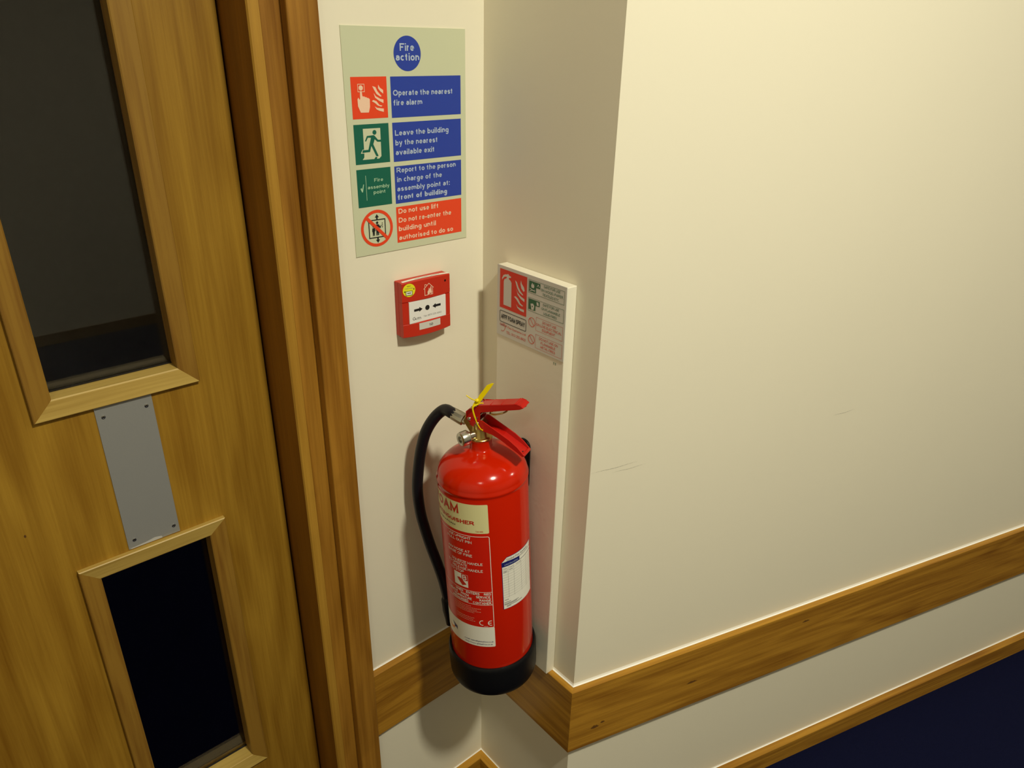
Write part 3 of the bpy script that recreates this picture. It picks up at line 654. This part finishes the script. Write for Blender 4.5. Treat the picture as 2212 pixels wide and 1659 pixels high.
P2('border', P_black, strokes(PM([(a*1000, b*1000) for a, b in rrect(0.0076, -0.0932, 0.0704, -0.0745, 0.0022)]), 0.0010))
def T2(s, x0, x1, b, cap, m, bold=0.012): return text(s, m, fm2, x0*mm, x1*mm, b*mm, cap*mm, S2, 0.0003, bold)
T2('AFFF FOAM SPRAY', 10.8, 67.6, -87.4, 7.8, P_black, 0.03)
P_dred = mat('dark_red_print', (0.42, 0.035, 0.02, 1), 0.4)
T2('Global', 8.0, 24.5, -99.9, 3.6, P_dred, 0.02); T2('Fire Systems Ltd', 27.0, 70.0, -100.8, 3.4, P_ored, 0.01)
P2('swoosh', P_ored, strokes(PM([(14.5, -96.3), (18.5, -95.2), (21.0, -97.2), (21.4, -100.5), (19.5, -105.5), (16.5, -108.6), (13.2, -109.2), (11.2, -107.8)]), 0.0008, False), 0.0003)
T2('TEL: 0113 255 8822', 24.0, 70.4, -110.2, 4.2, P_ored, 0.005)
def frame2(x0, z1, x1, z0, m, wd=0.0005): P2('border', m, strokes(PM([(x0, z0), (x1, z0), (x1, z1), (x0, z1)]), wd))
frame2(73.9, -7.0, 150.6, -27.6, P_dgreen); frame2(74.2, -35.2, 150.8, -56.3, P_dgreen)
for (zt) in (-8.6, -36.8):
    P2('green_block', P_dgreen, [R_(75.0, zt-17.0, 90.3, zt), R_(90.3, zt-8.2, 99.4, zt)])
P2('campfire_symbol', P_silver, [PM([(80.2, -18.6), (79.4, -15.0), (82.0, -10.5), (83.4, -14.0), (85.0, -11.6), (86.4, -16.0), (85.2, -18.6)]), PM([(76.5, -21.0), (88.6, -24.0), (88.6, -23.0), (76.5, -20.0)]), PM([(76.5, -23.5), (88.8, -20.6), (88.8, -21.4), (76.5, -24.5)]), PM([(92.0, -14.5), (95.0, -10.2), (98.2, -14.5), (97.0, -14.7), (95.0, -12.0), (93.1, -14.7)])], 0.0003)
P2('fuel_can_symbol', P_silver, [PM([(79.2, -44.4), (84.6, -43.0), (87.8, -46.0), (86.4, -52.8), (81.6, -53.4)]), PM([(92.2, -38.6), (96.5, -38.4), (97.8, -43.5), (93.4, -43.8)])], 0.0003)
P2('fuel_drop_symbol', P_dgreen, [circ(0.0834, -0.0480, 0.0012, 12)], 0.0004)
for s, x0, x1, b in (('SAFE FOR USE', 107.0, 142.0, -12.4), ('ON WOOD, PAPER,', 101.0, 149.0, -18.8), ('TEXTILES ETC.', 105.0, 140.5, -25.4), ('SAFE FOR USE', 106.5, 141.0, -40.8), ('ON FLAMMABLE', 103.5, 143.6, -47.4), ('LIQUID FIRES', 108.5, 137.0, -54.0)):
    T2(s, x0, x1, b, 4.0, P_dgreen, 0.006)
for (cz2) in (-73.6, -101.9):
    P2('prohibition_ring', P_ored, ring(0.0836, cz2*mm, 0.0077, 0.0067, 36)+[[(0.0786, (cz2+4.6)*mm), (0.0793, (cz2+5.3)*mm), (0.0888, (cz2-4.6)*mm), (0.0881, (cz2-5.3)*mm)]], 0.0003)
frame2(92.8, -62.6, 150.7, -84.2, P_ored, 0.0004); frame2(92.9, -90.6, 150.8, -112.8, P_ored, 0.0004)
for s, x0, x1, b in (('DO NOT USE', 107.0, 137.0, -69.3), ('ON LIVE ELECTRICAL', 93.6, 148.5, -75.6), ('EQUIPMENT', 107.0, 135.0, -81.6), ('DO NOT USE ON', 101.0, 142.0, -97.0), ('FLAMMABLE', 105.0, 137.0, -103.4), ('METAL FIRES', 104.5, 137.0, -109.8)):
    T2(s, x0, x1, b, 4.0, P_ored, 0.008)

# ------------------------------------------------------------------ extinguisher
A0 = Vector((-0.1012, -0.1564, -1.0))
Dn = Vector((-0.0412, 0.0336, 0.9986)).normalized()
e1 = Vector((-0.6054, -0.7959, 0.0018)); e1 = (e1-Dn*e1.dot(Dn)).normalized(); e2 = Dn.cross(e1)
BOT = -0.046
EM = Matrix(((e2.x, -e1.x, Dn.x, 0), (e2.y, -e1.y, Dn.y, 0), (e2.z, -e1.z, Dn.z, 0), (0, 0, 0, 1)))
EM = Matrix.Translation(A0+Dn*BOT) @ EM
ex = empty('fire_extinguisher', M=EM, label='red foam fire extinguisher with black hose and yellow seal, hanging in the corner', cat='fire extinguisher')
R = 0.0732
def H(z): return z-BOT
prof = [(0.0, 0.004), (0.060, 0.0)]
prof = [(0.0, H(-0.030)), (0.055, H(-0.032)), (0.0700, H(-0.020)), (R, H(0.0)), (R, H(0.3630)), (R-0.0006, H(0.3655)), (R-0.0002, H(0.3675)), (R+0.0009, H(0.3700)), (R+0.0010, H(0.3725)), (R-0.0006, H(0.3755))]
for k in range(1, 19):
    a = math.radians(90*k/19.0); rr = (R-0.0006)*math.cos(a)**0.92
    prof.append((max(rr, 0.0), H(0.3755+0.0425*math.sin(a)**1.05)))
prof = [p for p in prof if not (p[1] > H(0.40) and p[0] < 0.0215)]
prof += [(0.0205, H(0.4178)), (0.0186, H(0.4192)), (0.0180, H(0.4215)), (0.0180, H(0.4345)), (0.0, H(0.4345))]
bm = bmesh.new(); lathe(bm, prof, 96); finish(bm, 'cylinder_body', M_red, ex, 40)
bm = bmesh.new()
lathe(bm, [(0.0, H(-0.043)), (0.052, H(-0.043)), (0.0585, H(BOT)), (0.0690, H(BOT)), (0.0755, H(-0.0425)), (0.0785, H(-0.034)), (0.0790, H(-0.020)), (0.0790, H(0.012)), (0.0780, H(0.0175)), (0.0765, H(0.0198)), (0.0738, H(0.0200)), (0.0732, H(0.0185))], 96)
finish(bm, 'plastic_base', M_plast, ex, 45)
# brass valve body
bm = bmesh.new(); lathe(bm, [(0.0, H(0.4340)), (0.0183, H(0.4343)), (0.0188, H(0.4352)), (0.0188, H(0.4378)), (0.0178, H(0.4390)), (0.0150, H(0.4400)), (0.0143, H(0.4420)), (0.0135, H(0.4500)), (0.0125, H(0.4540)), (0.0125, H(0.4640)), (0.0, H(0.4640))], 48)
valve = finish(bm, 'valve_body', M_brass, ex, 35); valve['label'] = 'brass valve body'
# head frame: o = outwards along the levers, w = across, h = height on the axis
PH = math.radians(60)
dO = Vector((math.sin(PH), -math.cos(PH), 0)); dW = Vector((math.cos(PH), math.sin(PH), 0))
def hp(o_, w_, h_): return dO*(o_*mm)+dW*(w_*mm)+Vector((0, 0, H(h_*mm)))
def hbox(bm, pts8):
    v = [bm.verts.new(hp(*p)) for p in pts8]
    for q_ in ((0, 1, 3, 2), (4, 6, 7, 5), (0, 4, 5, 1), (2, 3, 7, 6), (0, 2, 6, 4), (1, 5, 7, 3)): bm.faces.new([v[i] for i in q_])
# brass block carrying the levers, with the hose outlet
bm = bmesh.new()
prB = [(-15, 447), (-8, 443), (8, 443), (9, 452), (6, 462), (0, 468), (-10, 474), (-21, 472), (-25, 463)]
a = [bm.verts.new(hp(o_, -8.0, h_)) for o_, h_ in prB]; b = [bm.verts.new(hp(o_, 8.0, h_)) for o_, h_ in prB]
for i in range(len(prB)): bm.faces.new((a[i], a[(i+1) % len(prB)], b[(i+1) % len(prB)], b[i]))
bm.faces.new(a); bm.faces.new(b[::-1]); bmesh.ops.recalc_face_normals(bm, faces=bm.faces)
finish(bm, 'valve_block', M_brass, ex, None, 0.0012)
# levers are bent sheet channels: near and far cheek plus web
def channel(name, top, bot, web, W, th, tipcap=None):
    """top/bot: outlines (o,h) of the cheek; web: list of (o,h) line where the web runs"""
    bm = bmesh.new()
    for s in (-1, 1):
        o1 = [bm.verts.new(hp(o_, s*W, h_)) for o_, h_ in top+bot[::-1]]; o2 = [bm.verts.new(hp(o_, s*(W-th), h_)) for o_, h_ in top+bot[::-1]]
        n = len(o1)
        for i in range(n): bm.faces.new((o1[i], o1[(i+1) % n], o2[(i+1) % n], o2[i]))
        bm.faces.new(o1); bm.faces.new(o2[::-1])
    for (p, q_) in zip(web, web[1:]):
        # thin slab between the cheeks
        d = Vector((q_[0]-p[0], q_[1]-p[1])).normalized(); nn = Vector((-d.y, d.x))*th
        v = []
        for (o_, h_) in (p, q_, (q_[0]-nn.x, q_[1]-nn.y), (p[0]-nn.x, p[1]-nn.y)):
            v.append((bm.verts.new(hp(o_, -W+th*0.5, h_)), bm.verts.new(hp(o_, W-th*0.5, h_))))
        for i in range(4): j = (i+1) % 4; bm.faces.new((v[i][0], v[j][0], v[j][1], v[i][1]))
        bm.faces.new([x[0] for x in v]); bm.faces.new([x[1] for x in v][::-1])
    bmesh.ops.recalc_face_normals(bm, faces=bm.faces)
    return finish(bm, name, M_redlev, ex, None, 0.0004)
LTop = [(-17.3, 482.6), (-11.5, 487.4), (-5.4, 490.3), (3.0, 495.4), (7.4, 497.6), (25, 501.6), (43.3, 505.6), (69.8, 511.8), (76, 511.0), (81.5, 507.4)]
LBot = [(-17.4, 470.2), (-13.5, 466.0), (-11.4, 464.8), (-2.0, 467.8), (6.6, 471.5), (8.1, 485.6), (42.9, 495.1), (68.8, 501.9), (75.0, 503.6), (80.0, 506.2)]
lev = channel('squeeze_lever', LTop, LBot, LTop, 11.0, 1.5)
# rounded tongue at the tip of the lever
bm = bmesh.new(); P_ = []
for k in range(9):
    a = math.radians(-90+180*k/8); P_.append((70.0+12.0*math.cos(a)*0.95+0, 10.9*math.sin(a)))
P_ = [(66, -11), (70, -11)]+P_[1:-1]+[(70, 11), (66, 11)]
def tz(o_): return 511.9-max(0, o_-70)*0.42
a = [bm.verts.new(hp(o_, w_, tz(o_)+0.1)) for o_, w_ in P_]; b = [bm.verts.new(hp(o_, w_, tz(o_)-2.6)) for o_, w_ in P_]
for i in range(len(P_)): bm.faces.new((a[i], a[(i+1) % len(P_)], b[(i+1) % len(P_)], b[i]))
bm.faces.new(a); bm.faces.new(b[::-1]); bmesh.ops.recalc_face_normals(bm, faces=bm.faces)
finish(bm, 'lever_tip', M_redlev, ex, 50, 0.0009, seg=3)
HTop = [(-10.0, 468.0), (2.0, 471.5), (10.8, 472.6), (22, 466.5), (34.7, 459.8), (55.5, 448.6), (69.3, 438.6), (79.0, 428.4)]
HBot = [(-11.1, 461.7), (-2.0, 458.4), (12.7, 454.3), (20, 453.2), (27.1, 451.9), (41.2, 446.0), (65.6, 431.6), (78.4, 423.6)]
HW_ = [(-9, 462.5), (12.7, 456.0), (27.1, 453.2), (41.2, 447.2), (65.6, 433.0), (76.0, 426.6), (79.6, 426.0)]
han = channel('carrying_handle', HTop, HBot, [(o_, h_+0.6) for o_, h_ in HW_], 12.0, 1.5)
bm = bmesh.new()
hbox(bm, [(78.0, -12, 424.0), (78.0, -12, 429.0), (78.0, 12, 424.0), (78.0, 12, 429.0), (81.6, -11.5, 424.6), (81.2, -11.5, 428.2), (81.6, 11.5, 424.6), (81.2, 11.5, 428.2)])
bmesh.ops.recalc_face_normals(bm, faces=bm.faces); finish(bm, 'handle_lip', M_redlev, ex, None, 0.0012, seg=3)
bm = bmesh.new(); lathe(bm, [(0.0, 0.0004), (0.0016, 0.0)], 16, axisM(hp(74.5, -3, 428.6), (0, 0, 1))); finish(bm, 'handle_hole', P_black, ex)
# pivot rivets and safety pin ring
for (o_, h_) in ((-11.5, 471.5), (2.5, 466.0)):
    bm = bmesh.new(); lathe(bm, [(0.0, 0.0012), (0.0018, 0.0010), (0.0028, 0.0004), (0.0030, 0.0), (0.0030, -0.0245), (0.0, -0.0245)], 20, axisM(hp(o_, -11.9, h_), -dW)); finish(bm, 'pivot_rivet', M_chrome, ex, 40)
bm = bmesh.new()
tube(bm, [hp(2.5, -13.5, 476), hp(2.5, 13.5, 476)], 0.0013, 10); finish(bm, 'safety_pin', M_chrome, ex, 50)
bm = bmesh.new(); C0 = hp(35.5, -2.0, 488.5); pts = []
for k in range(29):
    a = 2*math.pi*k/28; pts.append(C0+dO*(0.0140*math.cos(a))+dW*(0.0095*math.sin(a))+Vector((0, 0, 0.0038*math.cos(a))))
tube(bm, pts, 0.0013, 10, cap=False); finish(bm, 'pin_ring', M_brass, ex, 60)
bm = bmesh.new(); tube(bm, [hp(6, 2, 478), hp(19.5, 6, 483.5)], 0.0009, 8); finish(bm, 'pin_shank', M_chrome, ex, 60)
# hose ferrule, hose, nozzle
f0, f1 = Vector((-0.0190, 0.0140, H(0.4595))), Vector((-0.0400, 0.0290, H(0.4640)))
f0 = Vector((-0.0235, 0.0130, H(0.4605))); f1 = Vector((-0.0410, 0.0240, H(0.4675)))
bm = bmesh.new(); Lf = (f1-f0).length
lathe(bm, [(0.0, -0.003), (0.0070, -0.003), (0.0074, 0.0), (0.0100, 0.0012), (0.0104, 0.004), (0.0100, Lf-0.001), (0.0092, Lf+0.0006), (0.0, Lf+0.0006)], 12, axisM(f0, f1-f0)); fe = finish(bm, 'hose_ferrule', M_chrome, ex, 20); fe['label'] = 'crimped steel hose ferrule'
HP = [f1-(f1-f0)*0.3, f1+(f1-f0)*0.12, (-0.0552, 0.0400, H(0.4665)), (-0.0722, 0.0450, H(0.4505)), (-0.0885, 0.0480, H(0.4232)), (-0.0998, 0.0520, H(0.3865)), (-0.1078, 0.0560, H(0.3455)), (-0.1126, 0.0580, H(0.3062)), (-0.1116, 0.0580, H(0.2620)), (-0.1060, 0.0560, H(0.2242)), (-0.0984, 0.0530, H(0.1870)), (-0.0902, 0.0500, H(0.1540)), (-0.0826, 0.0490, H(0.1160)), (-0.0780, 0.0490, H(0.0800)), (-0.0765, 0.0490, H(0.0640))]
bm = bmesh.new(); tube(bm, catmull(HP, 6), 0.0094, 20); finish(bm, 'hose', M_rubber, ex, 60)
bm = bmesh.new(); tube(bm, [(-0.0775, 0.0490, H(0.078)), (-0.0770, 0.0488, H(0.072)), (-0.0765, 0.0488, H(0.045)), (-0.0770, 0.0490, H(0.025)), (-0.0772, 0.0490, H(0.012))], 0.01, 18, rads=[0.0096, 0.0122, 0.0118, 0.0085, 0.0070]); finish(bm, 'nozzle', M_plast, ex, 45)
# safety plug (hexagon socket) on the side of the valve
pd = Vector((math.sin(math.radians(-56)), -math.cos(math.radians(-56)), 0.02)); bm = bmesh.new()
lathe(bm, [(0.0, 0.008), (0.0070, 0.008), (0.0070, 0.0225), (0.0105, 0.0230), (0.0118, 0.0245), (0.0118, 0.0345), (0.0108, 0.0370), (0.0090, 0.0378), (0.0056, 0.0378), (0.0052, 0.0340), (0.0, 0.0335)], 8*3, axisM((0, 0, H(0.4440)), pd))
plg = finish(bm, 'outlet_plug', M_chrome, ex, 35)
# yellow tamper seal
ly = -0.0165
def q3(x, z, y=ly): return Vector((x*mm, y, H(z*mm)))
fl = [(24.4, 534.5), (20.9, 535.0), (13.8, 532.4), (8.4, 525.0), (2.0, 517.0), (-2.5, 508.3), (-5.6, 506.2), (-7.8, 503.0), (-11.3, 495.2), (-9.3, 494.0), (-6.0, 498.9), (-0.4, 500.2), (7.8, 512.1), (18.5, 526.0)]
bm = bmesh.new(); a = [bm.verts.new(q3(x, z)) for x, z in fl]; b = [bm.verts.new(q3(x+0.5, z, ly+0.0011)) for x, z in fl]
for i in range(len(fl)): bm.faces.new((a[i], a[(i+1) % len(fl)], b[(i+1) % len(fl)], b[i]))
bm.faces.new(a); bm.faces.new(b[::-1]); bmesh.ops.recalc_face_normals(bm, faces=bm.faces)
sl = finish(bm, 'tamper_seal', M_yel, ex); sl['label'] = 'yellow plastic tamper seal'
bm = bmesh.new(); lathe(bm, [(0.0, 0.0034), (0.0022, 0.0028), (0.0032, 0.0012), (0.0034, 0.0), (0.0, 0.0)], 18, axisM(q3(-2.1, 508), (0, -1, 0.15))); finish(bm, 'seal_lock', M_yel, sl, 50)
bm = bmesh.new(); tube(bm, catmull([q3(-17.5, 519.1, -0.019), q3(-10.8, 513.9, -0.0205), q3(-4.0, 508.9, -0.0185)], 4), 0.0009, 8); finish(bm, 'seal_tail', M_yel, sl, 50)
bm = bmesh.new(); tube(bm, catmull([q3(0.5, 503.0, -0.017), q3(3.5, 502.0, -0.014), q3(7.3, 500.6, -0.012)], 4), 0.0009, 8); finish(bm, 'seal_tail', M_yel, sl, 50)
bm = bmesh.new(); stp = catmull([q3(-1.0, 501.5, -0.0165), q3(-5.0, 500.3, -0.0170), q3(-8.3, 498.0, -0.0175), q3(-9.2, 494.0, -0.0178), q3(-8.2, 487.4, -0.0180), q3(-6.6, 480.4, -0.0182), q3(-4.5, 472.2, -0.0182), q3(-1.8, 465.0, -0.0180), q3(1.5, 458.9, -0.0175), q3(5.4, 455.7, -0.0150), q3(8.0, 456.5, -0.0100)], 6)
nn_ = len(stp); tube(bm, stp, 0.001, 8, rads=[0.0013 if i < nn_*0.45 else (0.0013-0.0005*min(1, (i-nn_*0.45)/8)+(0.00025 if i % 3 == 0 else 0)) for i in range(nn_)]); finish(bm, 'seal_strap', M_yel, sl, 60)

# ---- printed wrap label on the cylinder; s = arc length, 0 faces the camera
CM = cylmap(R)
SR = R*math.radians(4.0); SC = R*math.radians(-53); SLt = 2*SC-SR
def hz(z): return H(z)
def L_(name, m, polys, parent, h=0.0002, sub=0.003): return poly(name, m, CM, polys, parent, h, sub)
lab = L_('wrap_label', mat('label_red', (0.60, 0.014, 0.003, 1), 0.30, coat=0.1), [rrect(SLt, hz(0.0690), SR+0.0004, hz(0.3610), 0.003)], ex, 0.00012)
L_('cream_panel', P_cream, [rrect(SLt+0.002, hz(0.3046), SR-0.0005, hz(0.3583), 0.0022)], lab, 0.0003)
L_('white_panel', P_white, [rrect(SLt+0.002, hz(0.0697), SR-0.0002, hz(0.1132), 0.0020)], lab, 0.0003)
P_lr = mat('label_red_print', (0.50, 0.022, 0.010, 1), 0.4)
def TC(s, p1, z, cap, m, width=None, p0=None, bold=0.012, h=0.0005):
    x1 = R*math.radians(p1); x0 = x1-width if width else R*math.radians(p0)
    return text(s, m, CM, x0, x1, hz(z), cap, lab, h, bold)
TC('FOAM', -33.6, 0.3375, 0.0170, P_lr, 0.064, bold=0.03)
TC('EXTINGUISHER', -13.6, 0.3205, 0.0073, P_lr, 0.088, bold=0.03)
TC('6 litre FOAM', -40.0, 0.3122, 0.0034, P_black, 0.040)
TC('1446', -3.6, 0.3072, 0.0028, P_lr, 0.0115, bold=0.005)
# outline of the instruction panel
L_('white_outline', P_white, strokes(rrect(SLt+0.003, hz(0.1125), R*math.radians(3.4), hz(0.2985), 0.003), 0.0010), lab, 0.0003)
for z in (0.1875, 0.1607): L_('white_line', P_white, [rect(SLt+0.003, hz(z)-0.0004, R*math.radians(3.4), hz(z)+0.0004)], lab, 0.0003)
CW = 0.00397
for s, p1, z in (('USE UPRIGHT', -19.8, 0.2912), ('PULL OUT PIN', -18.9, 0.2838), ('AIM HOSE AT', -22, 0.2645), ('BASE OF FIRE', -19.4, 0.2572), ('SQUEEZE HANDLE', -6.7, 0.2420), ('TO OPERATE', -27.0, 0.2352), ('RELEASE HANDLE', -6.9, 0.2284), ('TO STOP', -32.5, 0.2216)):
    TC(s, p1, z, 0.0050, P_white, CW*len(s), bold=0.008)
# fuel can pictogram with B
ic0, ic1 = R*math.radians(-49), R*math.radians(-27.6)
def IC(a, b): return (ic0+(ic1-ic0)*a, hz(0.1925)+(0.0262)*b)
L_('pictogram_panel', P_white, [[IC(0, 0), IC(1, 0), IC(1, 0.52), IC(0.55, 0.52), IC(0.55, 1), IC(0, 1)]], lab, 0.0003)
L_('pictogram_border', P_white, strokes([IC(0.55, 0.50), IC(1, 0.50), IC(1, 0.97), IC(0.55, 0.97)], 0.0004), lab, 0.0003)
text('B', P_white, CM, IC(0.62, 0)[0], IC(0.92, 0)[0], IC(0, 0.56)[1], 0.0092, lab, 0.0004, 0.01)
L_('fuel_can_symbol', P_lr, [[IC(0.22, 0.60), IC(0.42, 0.66), IC(0.60, 0.56), IC(0.90, 0.24), IC(0.60, 0.10)]], lab, 0.0005)
for s, p1, wd, z in (('RED', 1.6, 0.0115, 0.1812), ('ENTERS', -13.0, 0.0235, 0.1812), ('WHEN', -36, 0.0160, 0.1812), ('SERVICE.', 1.4, 0.0245, 0.1748), ('FROM', -28.0, 0.0150, 0.1748), ('REMOVE', -45, 0.0190, 0.1748), ('RANGE.', 2.0, 0.0200, 0.1684), ('TEMPERATURE', -24.0, 0.0360, 0.1684), ('CONTAINER.', 2.2, 0.0315, 0.1622), ('PRESSURISED', -29.0, 0.0330, 0.1622)):
    TC(s, p1, z, 0.0048, P_white, wd, bold=0.02)
# small print: too small to read in the photograph
sp = []
rnd = random.Random(3)
for (z, a, b) in ((0.1545, -52, -26), (0.1510, -52, -12.5), (0.1478, -52, -18), (0.1446, -52, -12.5), (0.1414, -52, -22), (0.1300, -50, -22), (0.1265, -50, -24), (0.1230, -50, -21)):
    s = R*math.radians(a)
    while s < R*math.radians(b):
        wd = rnd.uniform(0.0008, 0.0030); sp.append(rect(s, hz(z), min(s+wd, R*math.radians(b)), hz(z)+0.0011)); s += wd+0.0008
L_('small_print', mat('pale_small_print', (0.74, 0.36, 0.26, 1), 0.4), sp, lab, 0.0003)
# CE mark
def arc(cx, cz, r0, a0, a1, wd, n=14):
    return strokes([(cx+r0*math.cos(math.radians(a0+(a1-a0)*k/n)), cz+r0*math.sin(math.radians(a0+(a1-a0)*k/n))) for k in range(n+1)], wd, False)
cc, ce = R*math.radians(-11.6), R*math.radians(-0.2)
L_('ce_mark', P_white, arc(cc, hz(0.1222), 0.0048, 75, 285, 0.0014)+arc(ce, hz(0.1222), 0.0048, 75, 285, 0.0014)+[rect(ce-0.0048, hz(0.1222)-0.0007, ce+0.0006, hz(0.1222)+0.0007)], lab, 0.0003)
TC('0029', -4.6, 0.1142, 0.0016, P_white, 0.0062, bold=0.0)
TC('e-mail: sales@globalfire.co.uk', 1.5, 0.0795, 0.0028, P_navy, 0.0520, bold=0.0)
TC('http://www.globalfire.co.uk', 0.2, 0.0738, 0.0028, P_navy, 0.0490, bold=0.0)
L_('logo_mark', P_orange, [[(R*math.radians(a), hz(z)) for a, z in ((-74, 0.088), (-66, 0.081), (-60, 0.083), (-58, 0.092), (-61, 0.088), (-66, 0.086))]], lab, 0.0005)
L_('logo_mark', P_navy, [[(R*math.radians(a), hz(z)) for a, z in ((-63, 0.100), (-52, 0.095), (-52, 0.087), (-55, 0.091), (-58, 0.088), (-59, 0.094))]], lab, 0.0006)
# service record label on the right
s0 = R*math.radians(17.0); sW = 0.070
L0 = lambda pts: [(s0+a*mm, hz(0.1460)+b*mm) for a, b in pts]
HT = 0.1052/mm
sv = L_('service_label', P_navy, [L0([(0, 0), (sW/mm, 0), (sW/mm, HT), (9.7, HT), (0, HT-8.6)])], ex, 0.0002)
L_('white_panel', P_white, [L0([(0.9, 0.7), (sW/mm-0.9, 0.7), (sW/mm-0.9, 87.0), (0.9, 87.0)]), L0([(9.0, 97.2), (36.0, 95.2), (sW/mm-0.9, 95.2), (sW/mm-0.9, HT-0.9), (9.8, HT-0.9)]), L0([(35.2, 87.9), (sW/mm-0.9, 87.9), (sW/mm-0.9, 94.6), (35.2, 94.6)])], sv, 0.0003)
L_('folded_corner', mat('label_back', (0.82, 0.78, 0.66, 1), 0.4), [L0([(0.3, HT-8.8), (9.8, HT-0.3), (8.6, HT-5.4), (9.6, HT-8.0)])], sv, 0.0006)
def TS(s, a, b, z, cap, m, bold=0.0): return text(s, m, CM, s0+a*mm, s0+b*mm, hz(0.1460)+z*mm, cap*mm, sv, 0.0006, bold)
TS('Global Fire Systems', 9.6, 57, 98.0, 4.2, P_grey, 0.005)
TS('Latest Record/Date', 5.0, 31.0, 89.6, 3.2, P_lblue, 0.0)
TS('Date', 2.5, 9.0, 82.4, 2.2, P_grey); TS('Type', 12.0, 21.0, 82.6, 2.2, P_grey); TS('Service', 27.0, 38.0, 82.6, 2.2, P_grey)
gr = [rect(s0+a*mm-0.00012, hz(0.146)+0.0225, s0+a*mm+0.00012, hz(0.146)+(86.0)*mm) for a in (11.0, 22.1, 38.5, 52)]
z = 80.6
while z > 22: gr.append(rect(s0+1.2*mm, hz(0.146)+z*mm-0.00012, s0+sW-0.001, hz(0.146)+z*mm+0.00012)); z -= 5.1
gr += [rect(s0+a*mm, hz(0.146)+b*mm, s0+c*mm, hz(0.146)+b*mm+0.0011) for a, b, c in ((3, 18.5, 10), (2, 13.6, 14), (2, 10.6, 30), (2, 8.8, 26), (6, 6.2, 20), (6, 4.2, 14), (20, 6.0, 38), (2.5, 77.5, 9), (13, 78.0, 20), (2.5, 75.2, 8))]
L_('table_lines', P_grey, gr, sv, 0.0005)
L_('divider_line', P_black, [rect(s0+35.0*mm, hz(0.146)+94.6*mm, s0+sW-0.001, hz(0.146)+95.2*mm), rect(s0+35.0*mm, hz(0.146)+87.2*mm, s0+sW-0.001, hz(0.146)+87.8*mm)], sv, 0.0005)

# ------------------------------------------------------------------ wall bracket behind the cylinder
br = empty('wall_bracket', M=MB_ @ Matrix.Translation((0.1385, -0.0200, -0.6550)), label='black metal hanging bracket between the backing board and the extinguisher', cat='bracket')
bm = bmesh.new(); P_ = []
P_ = rrect(-0.0140, -0.045, 0.0140, 0.050, 0.012)
a = [bm.verts.new((x, -0.0035, z)) for x, z in P_]; b = [bm.verts.new((x, 0.0, z)) for x, z in P_]
for i in range(len(P_)): bm.faces.new((a[i], a[(i+1) % len(P_)], b[(i+1) % len(P_)], b[i]))
bm.faces.new(a); bm.faces.new(b[::-1]); bmesh.ops.recalc_face_normals(bm, faces=bm.faces)
finish(bm, 'back_plate', M_plast, br, None, 0.0006)
bm = bmesh.new(); tube(bm, catmull([(0, -0.002, 0.028), (0, -0.012, 0.026), (0, -0.0185, 0.030), (0, -0.0195, 0.040)], 5), 0.0045, 12); finish(bm, 'hook', M_plast, br, 50)
bm = bmesh.new(); lathe(bm, [(0.0, 0.0012), (0.002, 0.001), (0.0035, 0.0)], 16, axisM((0.0, -0.0035, -0.035), (0, -1, 0))); finish(bm, 'screw', M_screw, br, 40)
